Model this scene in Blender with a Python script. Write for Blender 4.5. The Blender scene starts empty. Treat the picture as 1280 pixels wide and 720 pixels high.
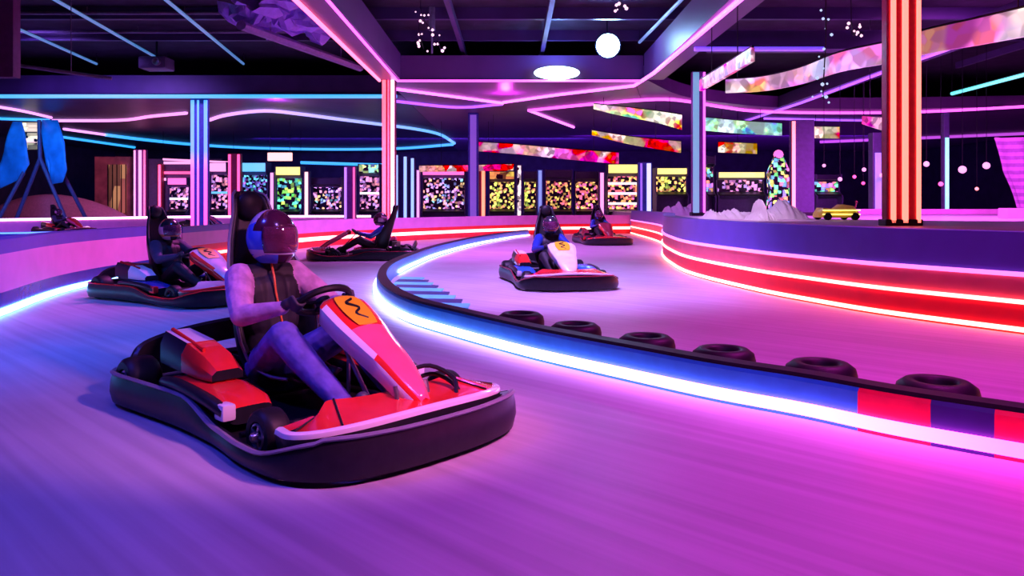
import bpy, bmesh, math, random
from mathutils import Vector, Matrix
import numpy as np
random.seed(7)
SC = bpy.context.scene
COL = SC.collection
R = math.radians

# ------------------------------------------------------------------ camera, light, exposure
cam_d = bpy.data.cameras.new('camera')
cam_d.sensor_width = 36.0
cam_d.lens = 26.72
cam_d.shift_y = -105 / 1280
cam_d.clip_end = 200
cam = bpy.data.objects.new('camera', cam_d)
cam.location = (0, 0, 1.25)
cam.rotation_euler = (R(90), 0, 0)
COL.objects.link(cam)
SC.camera = cam
SC.view_settings.view_transform = 'Standard'
SC.view_settings.look = 'None'
SC.view_settings.gamma = 1
SC.view_settings.use_curve_mapping = False
SC.view_settings.exposure = 0.0
SC.cycles.use_denoising = True
SC.cycles.max_bounces = 6
SC.cycles.sample_clamp_indirect = 6

W = bpy.data.worlds.new('hall_dark')
SC.world = W
W.use_nodes = True
W.node_tree.nodes['Background'].inputs[0].default_value = (0.12, 0.08, 0.3, 1)
W.node_tree.nodes['Background'].inputs[1].default_value = 0.05

def lamp(name, kind, loc, target, energy, col, size=1.0, angle=100, blend=0.8, size_y=None):
    d = bpy.data.lights.new(name, kind)
    d.energy = energy
    d.color = col
    if kind == 'SPOT':
        d.spot_size = R(angle); d.spot_blend = blend; d.shadow_soft_size = size
    elif kind == 'AREA':
        d.size = size
        if size_y: d.shape = 'RECTANGLE'; d.size_y = size_y
    else:
        d.shadow_soft_size = size
    o = bpy.data.objects.new(name, d)
    o.location = loc
    if kind != 'POINT':
        o.rotation_euler = (Vector(target) - Vector(loc)).to_track_quat('-Z', 'Y').to_euler()
    COL.objects.link(o)
    return o

# added unseen fill lamps, each washing one zone of the hall with colour
lamp('fill_blue_near', 'SPOT', (-5.2, 2.6, 6.0), (-3.4, 3.9, 0), 1250, (0.03, 0.05, 1.0), 0.4, 75)
lamp('fill_blue_wall', 'SPOT', (-3.0, 7.0, 6.4), (-5.4, 7.4, 0), 1900, (0.02, 0.13, 1.0), 0.5, 65)
lamp('fill_violet_near', 'SPOT', (0.4, 0.8, 6.2), (0.2, 3.6, 0), 620, (0.36, 0.16, 1.0), 0.4, 60)
lamp('fill_lavender_mid', 'SPOT', (0.0, 10.0, 6.6), (0.3, 12.2, 0), 5400, (0.52, 0.24, 1.0), 0.6, 74)
lamp('fill_magenta_near', 'SPOT', (3.4, 1.2, 5.2), (2.5, 2.7, 0), 1050, (1.0, 0.0, 0.72), 0.4, 72)
lamp('fill_magenta_mid', 'SPOT', (4.5, 7.0, 6.0), (3.6, 7.2, 0), 1900, (1.0, 0.04, 0.80), 0.5, 85)
lamp('fill_pink_far', 'SPOT', (-1.0, 19.0, 6.6), (-1.5, 22.0, 0), 4200, (0.75, 0.16, 1.0), 0.8, 120)
lamp('fill_pink_left', 'SPOT', (-2.5, 14.5, 6.4), (-6.3, 11.0, 0.5), 2500, (1.0, 0.12, 0.85), 0.5, 60)
lamp('fill_far_track', 'SPOT', (-16.0, 24.0, 6.6), (-16, 30.0, 0), 3200, (0.30, 0.12, 1.0), 0.8, 120)
lamp('fill_platform', 'SPOT', (13.0, 20.0, 6.6), (13, 27.0, 0), 3500, (0.85, 0.12, 1.0), 0.8, 120)
lamp('fill_key_pink', 'SPOT', (2.0, 2.4, 3.4), (-0.8, 4.3, 0.55), 850, (1.0, 0.25, 0.60), 0.2, 34, 0.5)
lamp('fill_mounds', 'SPOT', (3.2, 15.5, 6.2), (5.6, 19.5, 0.9), 1500, (0.95, 0.55, 1.0), 0.4, 50)
lamp('fill_low_wall', 'SPOT', (9.0, 16.0, 6.2), (12.5, 22, 0.9), 6500, (0.95, 0.14, 1.0), 0.4, 75)
lamp('fill_sails', 'SPOT', (-20, 30.5, 5.2), (-23, 36.5, 3.0), 1500, (0.0, 0.30, 1.0), 0.3, 60)
lamp('fill_mound_pink', 'SPOT', (-20, 39.5, 5.2), (-25, 45, 1.0), 1300, (1.0, 0.25, 0.45), 0.3, 80)
lamp('fill_back_wash', 'AREA', (-6, 50, 5.3), (-6, 60, 1.5), 900, (0.18, 0.06, 1.0), 22, size_y=1.0)
lamp('fill_back_wash', 'AREA', (14, 48, 5.3), (14, 60, 1.5), 600, (0.25, 0.03, 0.9), 20, size_y=1.0)

# ------------------------------------------------------------------ materials
MATS = {}
def mat(name, col, rough=0.5, metal=0.0, emit=None, strength=0.0, noise=0.12, nscale=9.0, coat=0.0, bump=0.0):
    if name in MATS: return MATS[name]
    m = bpy.data.materials.new(name)
    m.use_nodes = True
    nt = m.node_tree
    b = nt.nodes['Principled BSDF']
    b.inputs['Roughness'].default_value = rough
    b.inputs['Metallic'].default_value = metal
    b.inputs['Coat Weight'].default_value = coat
    tc = nt.nodes.new('ShaderNodeTexCoord')
    nz = nt.nodes.new('ShaderNodeTexNoise')
    nz.inputs['Scale'].default_value = nscale
    nt.links.new(tc.outputs['Object'], nz.inputs['Vector'])
    rp = nt.nodes.new('ShaderNodeValToRGB')
    c = Vector(col)
    rp.color_ramp.elements[0].position = 0.3
    rp.color_ramp.elements[1].position = 0.7
    rp.color_ramp.elements[0].color = (*(c * (1 - noise)), 1)
    rp.color_ramp.elements[1].color = (*[min(1, v) for v in (c * (1 + noise))], 1)
    nt.links.new(nz.outputs['Fac'], rp.inputs['Fac'])
    nt.links.new(rp.outputs['Color'], b.inputs['Base Color'])
    if bump:
        bp = nt.nodes.new('ShaderNodeBump'); bp.inputs['Strength'].default_value = bump
        bp.inputs['Distance'].default_value = 0.01
        nt.links.new(nz.outputs['Fac'], bp.inputs['Height'])
        nt.links.new(bp.outputs['Normal'], b.inputs['Normal'])
    if emit:
        b.inputs['Emission Color'].default_value = (*emit, 1)
        b.inputs['Emission Strength'].default_value = strength
    MATS[name] = m
    return m

def led(name, col, strength):
    return mat(name, (0.7, 0.7, 0.7), 0.4, emit=col, strength=strength, noise=0.02)

def led_gradient(name, stops, axis, lo, hi, strength):
    """LED tape whose colour runs along the room (world axis)."""
    m = bpy.data.materials.new(name); m.use_nodes = True
    nt = m.node_tree; b = nt.nodes['Principled BSDF']
    b.inputs['Base Color'].default_value = (0.7, 0.7, 0.7, 1)
    g = nt.nodes.new('ShaderNodeNewGeometry'); s = nt.nodes.new('ShaderNodeSeparateXYZ')
    nt.links.new(g.outputs['Position'], s.inputs[0])
    mr = nt.nodes.new('ShaderNodeMapRange')
    mr.inputs['From Min'].default_value = lo; mr.inputs['From Max'].default_value = hi
    nt.links.new(s.outputs[axis], mr.inputs['Value'])
    rp = nt.nodes.new('ShaderNodeValToRGB')
    for i, (p, c) in enumerate(stops):
        e = rp.color_ramp.elements[i] if i < 2 else rp.color_ramp.elements.new(p)
        e.position = p; e.color = (*c, 1)
    nt.links.new(mr.outputs[0], rp.inputs['Fac'])
    nt.links.new(rp.outputs['Color'], b.inputs['Emission Color'])
    b.inputs['Emission Strength'].default_value = strength
    return m

def sparkle(name, hue, span, scale, thr, strength, sat=0.85, stretch=(1, 1, 1), base=(0.02, 0.015, 0.04), rnd=0.0):
    """a panel of many small coloured lamps (Voronoi cells, some lit, some off)"""
    if name in MATS: return MATS[name]
    m = bpy.data.materials.new(name); m.use_nodes = True
    nt = m.node_tree; b = nt.nodes['Principled BSDF']
    b.inputs['Base Color'].default_value = (*base, 1)
    b.inputs['Roughness'].default_value = 0.25
    tc = nt.nodes.new('ShaderNodeTexCoord'); mp = nt.nodes.new('ShaderNodeMapping')
    mp.inputs['Scale'].default_value = stretch
    mp.inputs['Location'].default_value = (rnd, rnd * 1.7, rnd * 0.3)
    nt.links.new(tc.outputs['Object'], mp.inputs[0])
    v = nt.nodes.new('ShaderNodeTexVoronoi'); v.inputs['Scale'].default_value = scale; v.distance = 'CHEBYCHEV'
    nt.links.new(mp.outputs[0], v.inputs['Vector'])
    sp = nt.nodes.new('ShaderNodeSeparateColor'); nt.links.new(v.outputs['Color'], sp.inputs[0])
    def mth(op, a, bb, use_clamp=False):
        n = nt.nodes.new('ShaderNodeMath'); n.operation = op; n.use_clamp = use_clamp
        for i, q in enumerate((a, bb)):
            if isinstance(q, (int, float)): n.inputs[i].default_value = q
            elif q is not None: nt.links.new(q, n.inputs[i])
        return n.outputs[0]
    h = mth('FRACT', mth('ADD', mth('MULTIPLY', sp.outputs[0], span), hue), None)
    lit = mth('MULTIPLY', mth('GREATER_THAN', sp.outputs[1], thr), mth('ADD', mth('MULTIPLY', sp.outputs[2], 0.9), 0.1))
    dot = mth('SUBTRACT', 1.2, mth('MULTIPLY', v.outputs['Distance'], 1.1), True)
    val = mth('MULTIPLY', lit, dot)
    cc = nt.nodes.new('ShaderNodeCombineColor'); cc.mode = 'HSV'
    nt.links.new(h, cc.inputs[0]); cc.inputs[1].default_value = sat; nt.links.new(val, cc.inputs[2])
    nt.links.new(cc.outputs[0], b.inputs['Emission Color'])
    b.inputs['Emission Strength'].default_value = strength
    MATS[name] = m
    return m

def screen_mat(name, hue, span, scale, strength, sat=0.6, stretch=(1, 1, 1), rnd=0.0):
    """LED screen showing a jumble of bright pictures, lit all over"""
    m = bpy.data.materials.new(name); m.use_nodes = True
    nt = m.node_tree; b = nt.nodes['Principled BSDF']
    b.inputs['Base Color'].default_value = (0.02, 0.02, 0.03, 1); b.inputs['Roughness'].default_value = 0.3
    tc = nt.nodes.new('ShaderNodeTexCoord'); mp = nt.nodes.new('ShaderNodeMapping')
    mp.inputs['Scale'].default_value = stretch; mp.inputs['Location'].default_value = (rnd, rnd * 1.3, rnd * 0.7)
    nt.links.new(tc.outputs['Object'], mp.inputs[0])
    cols = []
    for sc_ in (scale, scale * 3.1):
        v = nt.nodes.new('ShaderNodeTexVoronoi'); v.inputs['Scale'].default_value = sc_; v.feature = 'SMOOTH_F1'
        v.inputs['Smoothness'].default_value = 0.35
        nt.links.new(mp.outputs[0], v.inputs['Vector'])
        sp = nt.nodes.new('ShaderNodeSeparateColor'); nt.links.new(v.outputs['Color'], sp.inputs[0])
        cols.append(sp)
    def mth(op, a, bb):
        n = nt.nodes.new('ShaderNodeMath'); n.operation = op
        for i, q in enumerate((a, bb)):
            if isinstance(q, (int, float)): n.inputs[i].default_value = q
            elif q is not None: nt.links.new(q, n.inputs[i])
        return n.outputs[0]
    A, B = cols
    h = mth('FRACT', mth('ADD', mth('MULTIPLY', mth('ADD', mth('MULTIPLY', A.outputs[0], 0.7), mth('MULTIPLY', B.outputs[0], 0.3)), span), hue), None)
    st = mth('MULTIPLY', mth('ADD', A.outputs[1], 0.25), sat)
    val = mth('ADD', mth('MULTIPLY', mth('MULTIPLY', A.outputs[2], B.outputs[1]), 1.1), 0.18)
    cc = nt.nodes.new('ShaderNodeCombineColor'); cc.mode = 'HSV'
    nt.links.new(h, cc.inputs[0]); nt.links.new(st, cc.inputs[1]); nt.links.new(val, cc.inputs[2])
    nt.links.new(cc.outputs[0], b.inputs['Emission Color'])
    b.inputs['Emission Strength'].default_value = strength
    return m

def floor_mat():
    m = bpy.data.materials.new('polished_track_floor'); m.use_nodes = True
    nt = m.node_tree; b = nt.nodes['Principled BSDF']
    tc = nt.nodes.new('ShaderNodeTexCoord')
    n1 = nt.nodes.new('ShaderNodeTexNoise'); n1.inputs['Scale'].default_value = 0.8; n1.inputs['Detail'].default_value = 6
    nt.links.new(tc.outputs['Object'], n1.inputs['Vector'])
    mp = nt.nodes.new('ShaderNodeMapping'); mp.vector_type = 'TEXTURE'; mp.inputs['Rotation'].default_value = (0, 0, R(-44)); mp.inputs['Scale'].default_value = (5, 0.10, 1)
    nt.links.new(tc.outputs['Object'], mp.inputs[0])
    n2 = nt.nodes.new('ShaderNodeTexNoise'); n2.inputs['Scale'].default_value = 1.3; n2.inputs['Detail'].default_value = 5
    nt.links.new(mp.outputs[0], n2.inputs['Vector'])
    mx = nt.nodes.new('ShaderNodeMix'); mx.data_type = 'FLOAT'; mx.inputs[0].default_value = 0.6
    nt.links.new(n1.outputs['Fac'], mx.inputs[2]); nt.links.new(n2.outputs['Fac'], mx.inputs[3])
    rp = nt.nodes.new('ShaderNodeValToRGB')
    rp.color_ramp.elements[0].position = 0.36; rp.color_ramp.elements[0].color = (0.40, 0.39, 0.41, 1)
    rp.color_ramp.elements[1].position = 0.62; rp.color_ramp.elements[1].color = (0.56, 0.55, 0.57, 1)
    nt.links.new(mx.outputs[0], rp.inputs['Fac']); nt.links.new(rp.outputs['Color'], b.inputs['Base Color'])
    mr = nt.nodes.new('ShaderNodeMapRange'); mr.inputs['To Min'].default_value = 0.38; mr.inputs['To Max'].default_value = 0.55
    nt.links.new(n2.outputs['Fac'], mr.inputs[0]); nt.links.new(mr.outputs[0], b.inputs['Roughness'])
    b.inputs['Specular IOR Level'].default_value = 0.35
    return m

M_BLACK = mat('black_rubber', (0.011, 0.011, 0.014), 0.5, noise=0.2, bump=0.05)
M_BUMP = mat('bumper_plastic', (0.016, 0.016, 0.022), 0.36, noise=0.15, nscale=20)
for _m in (M_BUMP, M_BLACK): _m.node_tree.nodes['Principled BSDF'].inputs['Specular IOR Level'].default_value = 0.28
M_TRIM = mat('bumper_lip', (0.20, 0.20, 0.26), 0.35)
M_RED = mat('red_bodywork', (0.85, 0.03, 0.025), 0.22, coat=0.5, noise=0.05)
M_WHITE = mat('white_bodywork', (0.85, 0.85, 0.86), 0.22, coat=0.5, noise=0.03)
M_PINKW = mat('pink_body_and_sheen', (0.88, 0.13, 0.26), 0.25, coat=0.5, noise=0.05)  # real pink trim, and the painted reflection on the nearest kart's fairing
M_YEL = mat('yellow_decal', (0.95, 0.62, 0.02), 0.3, noise=0.05)
M_MAROON = mat('dark_red_bodywork', (0.25, 0.012, 0.03), 0.25, coat=0.4)
M_NAVY = mat('navy_bodywork', (0.02, 0.05, 0.35), 0.25, coat=0.4)
M_BLUEB = mat('blue_bodywork', (0.03, 0.15, 0.85), 0.25, coat=0.4)
M_STEEL = mat('brushed_steel', (0.55, 0.55, 0.58), 0.28, 0.9)
M_DSTEEL = mat('dark_steel', (0.05, 0.05, 0.06), 0.4, 0.8)
M_SEAT = mat('seat_shell', (0.010, 0.010, 0.013), 0.45, noise=0.2)
M_DARKP = mat('dark_purple_paint', (0.10, 0.07, 0.20), 0.5)

# ------------------------------------------------------------------ mesh helpers
def link(name, me, parent=None):
    o = bpy.data.objects.new(name, me)
    COL.objects.link(o)
    if parent is not None: o.parent = parent
    return o

def build(name, bm, mats, parent=None, smooth=True, loc=None):
    bmesh.ops.recalc_face_normals(bm, faces=bm.faces)
    me = bpy.data.meshes.new(name)
    bm.to_mesh(me); bm.free()
    if not isinstance(mats, (list, tuple)): mats = [mats]
    for m in mats: me.materials.append(m)
    if smooth:
        me.polygons.foreach_set('use_smooth', [True] * len(me.polygons))
        try: me.set_sharp_from_angle(angle=R(38))
        except Exception: pass
    o = link(name, me, parent)
    if loc: o.location = loc
    return o

def tag(o, label=None, cat=None, group=None, kind=None):
    if label: o['label'] = label
    if cat: o['category'] = cat
    if group: o['group'] = group
    if kind: o['kind'] = kind
    return o

def thing(name, label, cat, loc=(0, 0, 0), rz=0.0, group=None):
    o = bpy.data.objects.new(name, None)
    o.empty_display_size = 0.2
    COL.objects.link(o)
    o.location = loc; o.rotation_euler = (0, 0, rz)
    return tag(o, label, cat, group)

def box(bm, c, s, rot=None, mi=0, bevel=0.0):
    g = bmesh.ops.create_cube(bm, size=1.0)
    vs = g['verts']
    M = Matrix.Translation(Vector(c)) @ (rot.to_4x4() if rot else Matrix.Identity(4)) @ Matrix.Diagonal((*s, 1))
    bmesh.ops.transform(bm, matrix=M, verts=vs)
    fs = list({f for v in vs for f in v.link_faces})
    for f in fs: f.material_index = mi
    if bevel:
        es = list({e for v in vs for e in v.link_edges})
        r = bmesh.ops.bevel(bm, geom=es, offset=bevel, segments=2, affect='EDGES', profile=0.6)
        for f in r['faces']: f.material_index = mi

def cat(pts, n=6, closed=False):
    P = [Vector(p) if len(p) == 3 else Vector((p[0], p[1], 0)) for p in pts]
    out = []
    m = len(P)
    rng = range(m) if closed else range(m - 1)
    for i in rng:
        if closed: a, b, c, d = P[(i - 1) % m], P[i], P[(i + 1) % m], P[(i + 2) % m]
        else:
            b, c = P[i], P[i + 1]
            a = P[i - 1] if i else b + (b - c)
            d = P[i + 2] if i + 2 < m else c + (c - b)
        for k in range(n):
            t = k / n
            out.append(0.5 * ((2 * b) + (c - a) * t + (2 * a - 5 * b + 4 * c - d) * t * t + (3 * b - 3 * c + d - a) * t ** 3))
    if not closed: out.append(P[-1])
    return out

def loft(bm, rings, closed_ring=True, caps=True, loop=False, mi=None):
    """rings: list of lists of points; mi: f(i,j)->material index"""
    V = [[bm.verts.new(p) for p in r] for r in rings]
    n = len(rings[0]); m = len(rings)
    for i in range(m if loop else m - 1):
        a, b = V[i], V[(i + 1) % m]
        for j in range(n if closed_ring else n - 1):
            k = (j + 1) % n
            try:
                f = bm.faces.new((a[j], a[k], b[k], b[j]))
                if mi: f.material_index = mi(i, j)
            except ValueError: pass
    if caps and closed_ring and not loop:
        for r in (V[0], V[-1]):
            try:
                f = bm.faces.new(r)
                if mi: f.material_index = mi(0, 0)
            except ValueError: pass

def tube(bm, pts, r, seg=8, closed=False, mi=0, flat=None):
    P = [Vector(p) for p in pts]
    m = len(P)
    rs = r if isinstance(r, (list, tuple)) else [r] * m
    rings = []
    up = None
    for i in range(m):
        if closed: t = P[(i + 1) % m] - P[i - 1]
        else: t = P[min(i + 1, m - 1)] - P[max(i - 1, 0)]
        if t.length < 1e-9: t = Vector((0, 0, 1))
        t.normalize()
        if up is None:
            up = Vector((0, 0, 1)) if abs(t.z) < 0.9 else Vector((1, 0, 0))
        s = t.cross(up)
        if s.length < 1e-6: s = t.orthogonal()
        s.normalize(); u = s.cross(t).normalized(); up = u
        sx, sz = flat if flat else (1, 1)
        rings.append([P[i] + s * math.cos(2 * math.pi * k / seg) * rs[i] * sx + u * math.sin(2 * math.pi * k / seg) * rs[i] * sz for k in range(seg)])
    loft(bm, rings, True, not closed, closed, (lambda i, j: mi))

def sweep(bm, path, prof, closed=False, mi=None):
    """path: points (base line), prof: closed loop of (offset along left normal, z above path)"""
    P = [Vector(p) if len(p) == 3 else Vector((p[0], p[1], 0)) for p in path]
    m = len(P); rings = []
    for i in range(m):
        if closed: t = P[(i + 1) % m] - P[i - 1]
        else: t = P[min(i + 1, m - 1)] - P[max(i - 1, 0)]
        t.z = 0; t.normalize()
        nrm = Vector((-t.y, t.x, 0))
        rings.append([P[i] + nrm * a + Vector((0, 0, z)) for a, z in prof])
    loft(bm, rings, True, not closed, closed, (lambda i, j: mi(j)) if mi else None)

def prism(bm, poly, z0, z1, mi=0):
    a = [bm.verts.new((x, y, z0)) for x, y in poly]
    b = [bm.verts.new((x, y, z1)) for x, y in poly]
    fs = [bm.faces.new(a), bm.faces.new(b)]
    n = len(poly)
    for i in range(n): fs.append(bm.faces.new((a[i], a[(i + 1) % n], b[(i + 1) % n], b[i])))
    for f in fs: f.material_index = mi

def lathe(bm, prof, origin, axis, seg=24, mi=None):
    """prof: (r, h) pairs along axis"""
    ax = Vector(axis).normalized(); s = ax.orthogonal().normalized(); u = ax.cross(s)
    rings = [[Vector(origin) + ax * h + (s * math.cos(2 * math.pi * k / seg) + u * math.sin(2 * math.pi * k / seg)) * max(r, 1e-4) for k in range(seg)] for r, h in prof]
    loft(bm, rings, True, True, False, (lambda i, j: mi(i)) if mi else None)

def ball(bm, c, r, sub=2, sc=(1, 1, 1), mi=0):
    g = bmesh.ops.create_icosphere(bm, subdivisions=sub, radius=r)
    bmesh.ops.transform(bm, matrix=Matrix.Translation(Vector(c)) @ Matrix.Diagonal((*sc, 1)), verts=g['verts'])
    for v in g['verts']:
        for f in v.link_faces: f.material_index = mi

# points read off the photograph become places in the hall: on the floor / on a level plane / at a depth
def G(x, y, h=0.0):
    Y = 950 * (1.25 - h) / (y - 255)
    return ((x - 640) * Y / 950, Y)
def PL(x, y, h):
    Y = 950 * (h - 1.25) / (255 - y)
    return ((x - 640) * Y / 950, Y, h)
def D(x, y, Y):
    return ((x - 640) * Y / 950, Y, 1.25 + (255 - y) * Y / 950)

#==SETTING==
H_SOF, H_CEIL = 5.6, 7.2
bm = bmesh.new(); box(bm, (0, 27, -0.1), (68, 74, 0.2))
tag(build('floor', bm, floor_mat(), smooth=False), kind='structure')
bm = bmesh.new(); box(bm, (0, 27, H_CEIL + 0.1), (68, 74, 0.2))
tag(build('ceiling', bm, mat('black_roof_deck', (0.030, 0.024, 0.045), 0.7, noise=0.4, nscale=2), smooth=False), kind='structure')
mw = mat('dark_hall_wall', (0.035, 0.025, 0.07), 0.6, noise=0.3, nscale=1.5)
for nm, c, s in (('wall_back', (0, 63, 3.6), (66, 0.3, 7.2)), ('wall_left', (-33, 27, 3.6), (0.3, 72, 7.2)),
                 ('wall_right', (33, 27, 3.6), (0.3, 72, 7.2)), ('wall_front', (0, -9, 3.6), (66, 0.3, 7.2))):
    bm = bmesh.new(); box(bm, c, s); tag(build(nm, bm, mw, smooth=False), kind='structure')

M_SOF = mat('purple_soffit', (0.21, 0.085, 0.27), 0.38, noise=0.1, nscale=1)
M_SOFD = mat('dark_soffit', (0.08, 0.05, 0.16), 0.4, noise=0.2, nscale=1)
def soffit(name, poly, h0, h1, m):
    bm = bmesh.new(); prism(bm, poly, h0, h1)
    return tag(build(name, bm, m, smooth=False), kind='structure')
soffit('ceiling_soffit_center', [(-4.4, 26.6), (4.6, 26.6), (4.6, 28.1), (5.4, 31.8), (5.4, 62.8), (-4.4, 62.8)], H_SOF, 6.45, M_SOF)
soffit('ceiling_soffit_left', [(-32.8, 30.4), (-4.42, 30.4), (-4.42, 62.8), (-32.8, 62.8)], H_SOF, 6.4, M_SOFD)
soffit('ceiling_soffit_right', [(4.62, 26.6)] + [(p.x, p.y) for p in cat([(4.8, 26.8), (6.6, 30.2), (9.0, 32.6), (12.5, 34.4), (17, 34.6), (22.8, 33.9), (32.8, 32)], 5)] + [(32.8, 62.8), (5.42, 62.8), (5.42, 31.8), (4.62, 28.1)], H_SOF, 6.1, M_SOF)
# beams running towards the camera from the two corners
for nm, poly in (('ceiling_beam_left', [(-4.55, -8), (-3.75, -8), (-3.9, 26.58), (-4.6, 26.58)]),
                 ('ceiling_beam_right', [(4.65, -8), (5.6, -8), (5.3, 26.58), (4.62, 26.58)])):
    soffit(nm, poly, H_SOF, 6.5, M_SOF)
# cross beam of the right bay, and roof joists
soffit('ceiling_beam_cross', [(5.6, 21.3), (12.0, 21.3), (12.0, 21.9), (5.6, 21.9)], H_SOF, 6.1, M_SOFD)
soffit('ceiling_beam_bay', [(12.0, 6), (12.6, 6), (12.6, 34.4), (12.0, 34.3)], H_SOF, 6.1, M_SOFD)
for i, y in enumerate((14, 17, 20, 23, 26)):
    soffit('ceiling_joist', [(-32.8, y), (32.8, y), (32.8, y + 0.16), (-32.8, y + 0.16)], 6.85, 7.2, M_SOFD)
for i, x in enumerate((-28, -22, -1.8, 1.0, 17.5, 23)):
    soffit('ceiling_joist', [(x, -8), (x + 0.14, -8), (x + 0.14, 30), (x, 30)], 6.6, 6.84, M_SOFD)
#==END==

#==WALLS==
M_WPUR = mat('purple_barrier_panel', (0.11, 0.09, 0.50), 0.42, noise=0.06, nscale=3)
M_WRED = mat('red_barrier_panel', (0.90, 0.02, 0.03), 0.35, noise=0.06, nscale=3)
M_WPNK = mat('pink_barrier_panel', (0.85, 0.36, 0.72), 0.4, noise=0.06, nscale=3)
M_WCOR = mat('coral_barrier_panel', (0.90, 0.14, 0.20), 0.4, noise=0.06, nscale=3)
L_PINK = led('led_pink_white', (1.0, 0.42, 0.75), 5.0)
L_WARM = led('led_red_white', (1.0, 0.22, 0.16), 6.5)
L_SOFTPK = led('led_soft_pink', (1.0, 0.26, 0.85), 1.3)
L_REDLINE = led('led_red', (1.0, 0.04, 0.06), 3.0)
L_CYAN = led('led_cyan', (0.02, 0.36, 1.0), 1.5)
L_CYANW = led('led_cyan_white', (0.10, 0.42, 1.0), 6.5)
L_MAG = led('led_magenta', (1.0, 0.09, 0.90), 2.2)
L_TEAL = led('led_teal', (0.02, 0.75, 0.70), 1.4)
L_VIO = led('led_violet', (0.35, 0.08, 1.0), 1.6)

def barrier(name, label, path, side, bands, leds, depth=0.3, cap=M_WPUR):
    """bands: (z0,z1,material,partname); leds: (z, half height, material)"""
    root = thing(name, label, 'barrier', (path[0].x, path[0].y, 0))
    off = -Vector((path[0].x, path[0].y, 0))
    P = [p + off for p in path]
    for z0, z1, m, pn in bands:
        bm = bmesh.new()
        sweep(bm, P, [(0, z0), (0, z1), (side * depth, z1), (side * depth, z0)])
        build(pn, bm, m, root)
    for z, hh, m in leds:
        bm = bmesh.new()
        sweep(bm, P, [(-side * 0.03, z - hh), (-side * 0.03, z + hh), (-side * 0.0, z + hh), (-side * 0.0, z - hh)])
        build('led_strip', bm, m, root)
    return root

pr = cat([(6.9, 4.2), (5.9, 5.7), (4.9, 7.28), (4.18, 8.5), (3.79, 9.58), (3.45, 10.9), (3.15, 13.3), (3.28, 15.6), (3.65, 18.4), (4.7, 24.0), (5.0, 31.9)], 8)
barrier('track_wall', 'curved red and purple barrier wall with white LED lines round the outer bend', pr, -1,
        [(0.0, 0.31, M_WRED, 'red_panel'), (0.31, 0.575, M_WCOR, 'coral_panel'), (0.575, 0.98, M_WPUR, 'purple_panel')],
        [(0.045, 0.022, L_WARM), (0.31, 0.02, L_WARM), (0.575, 0.022, L_SOFTPK)])
pf = cat([(-6.1, 20.6), (-5.4, 23.0), (-3.9, 25.3), (-1.2, 29.0), (1.8, 31.6), (5.0, 32.2)], 8)
barrier('track_wall', 'far pink barrier wall with glowing red stripe below the arcade', pf, 1,
        [(0.0, 0.10, M_WRED, 'red_panel'), (0.10, 0.42, M_WRED, 'red_panel'), (0.42, 0.78, M_WPNK, 'pink_panel')],
        [(0.24, 0.055, L_WARM)])
pl = cat([(-4.9, 5.2), (-5.25, 6.8), (-5.66, 8.36), (-6.2, 10.2), (-6.42, 11.6), (-6.45, 13.2), (-6.35, 14.6)], 8)
barrier('track_wall', 'pink and blue barrier wall with cyan-white LED along its foot', pl, 1,
        [(0.0, 0.26, M_NAVY, 'blue_panel'), (0.26, 0.69, M_WPNK, 'pink_panel'), (0.69, 0.85, M_WPUR, 'blue_cap')],
        [(0.05, 0.038, L_CYANW)])
pl2 = cat([(-6.35, 14.66), (-6.25, 17.0), (-6.1, 20.5)], 8)
barrier('track_wall', 'straight pink barrier wall with red LED band behind the white kart', pl2, 1,
        [(0.0, 0.42, M_WRED, 'red_panel'), (0.42, 0.69, M_WPNK, 'pink_panel'), (0.69, 0.80, M_WPUR, 'blue_cap')],
        [(0.22, 0.03, L_WARM)])
pfl = cat([(-28.5, 27.5), (-23, 29.8), (-21, 31.2), (-18.5, 35), (-17.2, 37.6), (-14.5, 39.4), (-11, 40.2), (-7.5, 40.4)], 8)
barrier('track_wall', 'distant pink barrier wall edged with white LED beside the blue sails', pfl, 1,
        [(0.0, 0.55, M_WPNK, 'pink_panel'), (0.55, 0.66, M_WPUR, 'cap')],
        [(0.60, 0.05, L_PINK)])
# inner edge of that second track: low blue kerb wall
pk = cat([(-26, 25.8), (-19.5, 27.4), (-14.5, 31), (-12.5, 36), (-9, 39)], 8)
barrier('track_kerb', 'low violet kerb with blue LED lining the distant second track', pk, 1,
        [(0.0, 0.22, M_WPUR, 'kerb_panel')], [(0.18, 0.03, L_CYAN)], 0.2)

# raised platform behind the right hand barrier
pp = [(p.x + 0.34, p.y) for p in pr[12:]]
soffit('floor_platform', [(p[0], p[1]) for p in pp] + [(5.4, 61), (32.6, 61), (32.6, 4.0), (8.2, 4.0), (7.1, 5.0)], 0.0, 0.86, mat('pink_platform_deck', (0.80, 0.62, 0.82), 0.45, noise=0.1, nscale=2))

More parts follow.
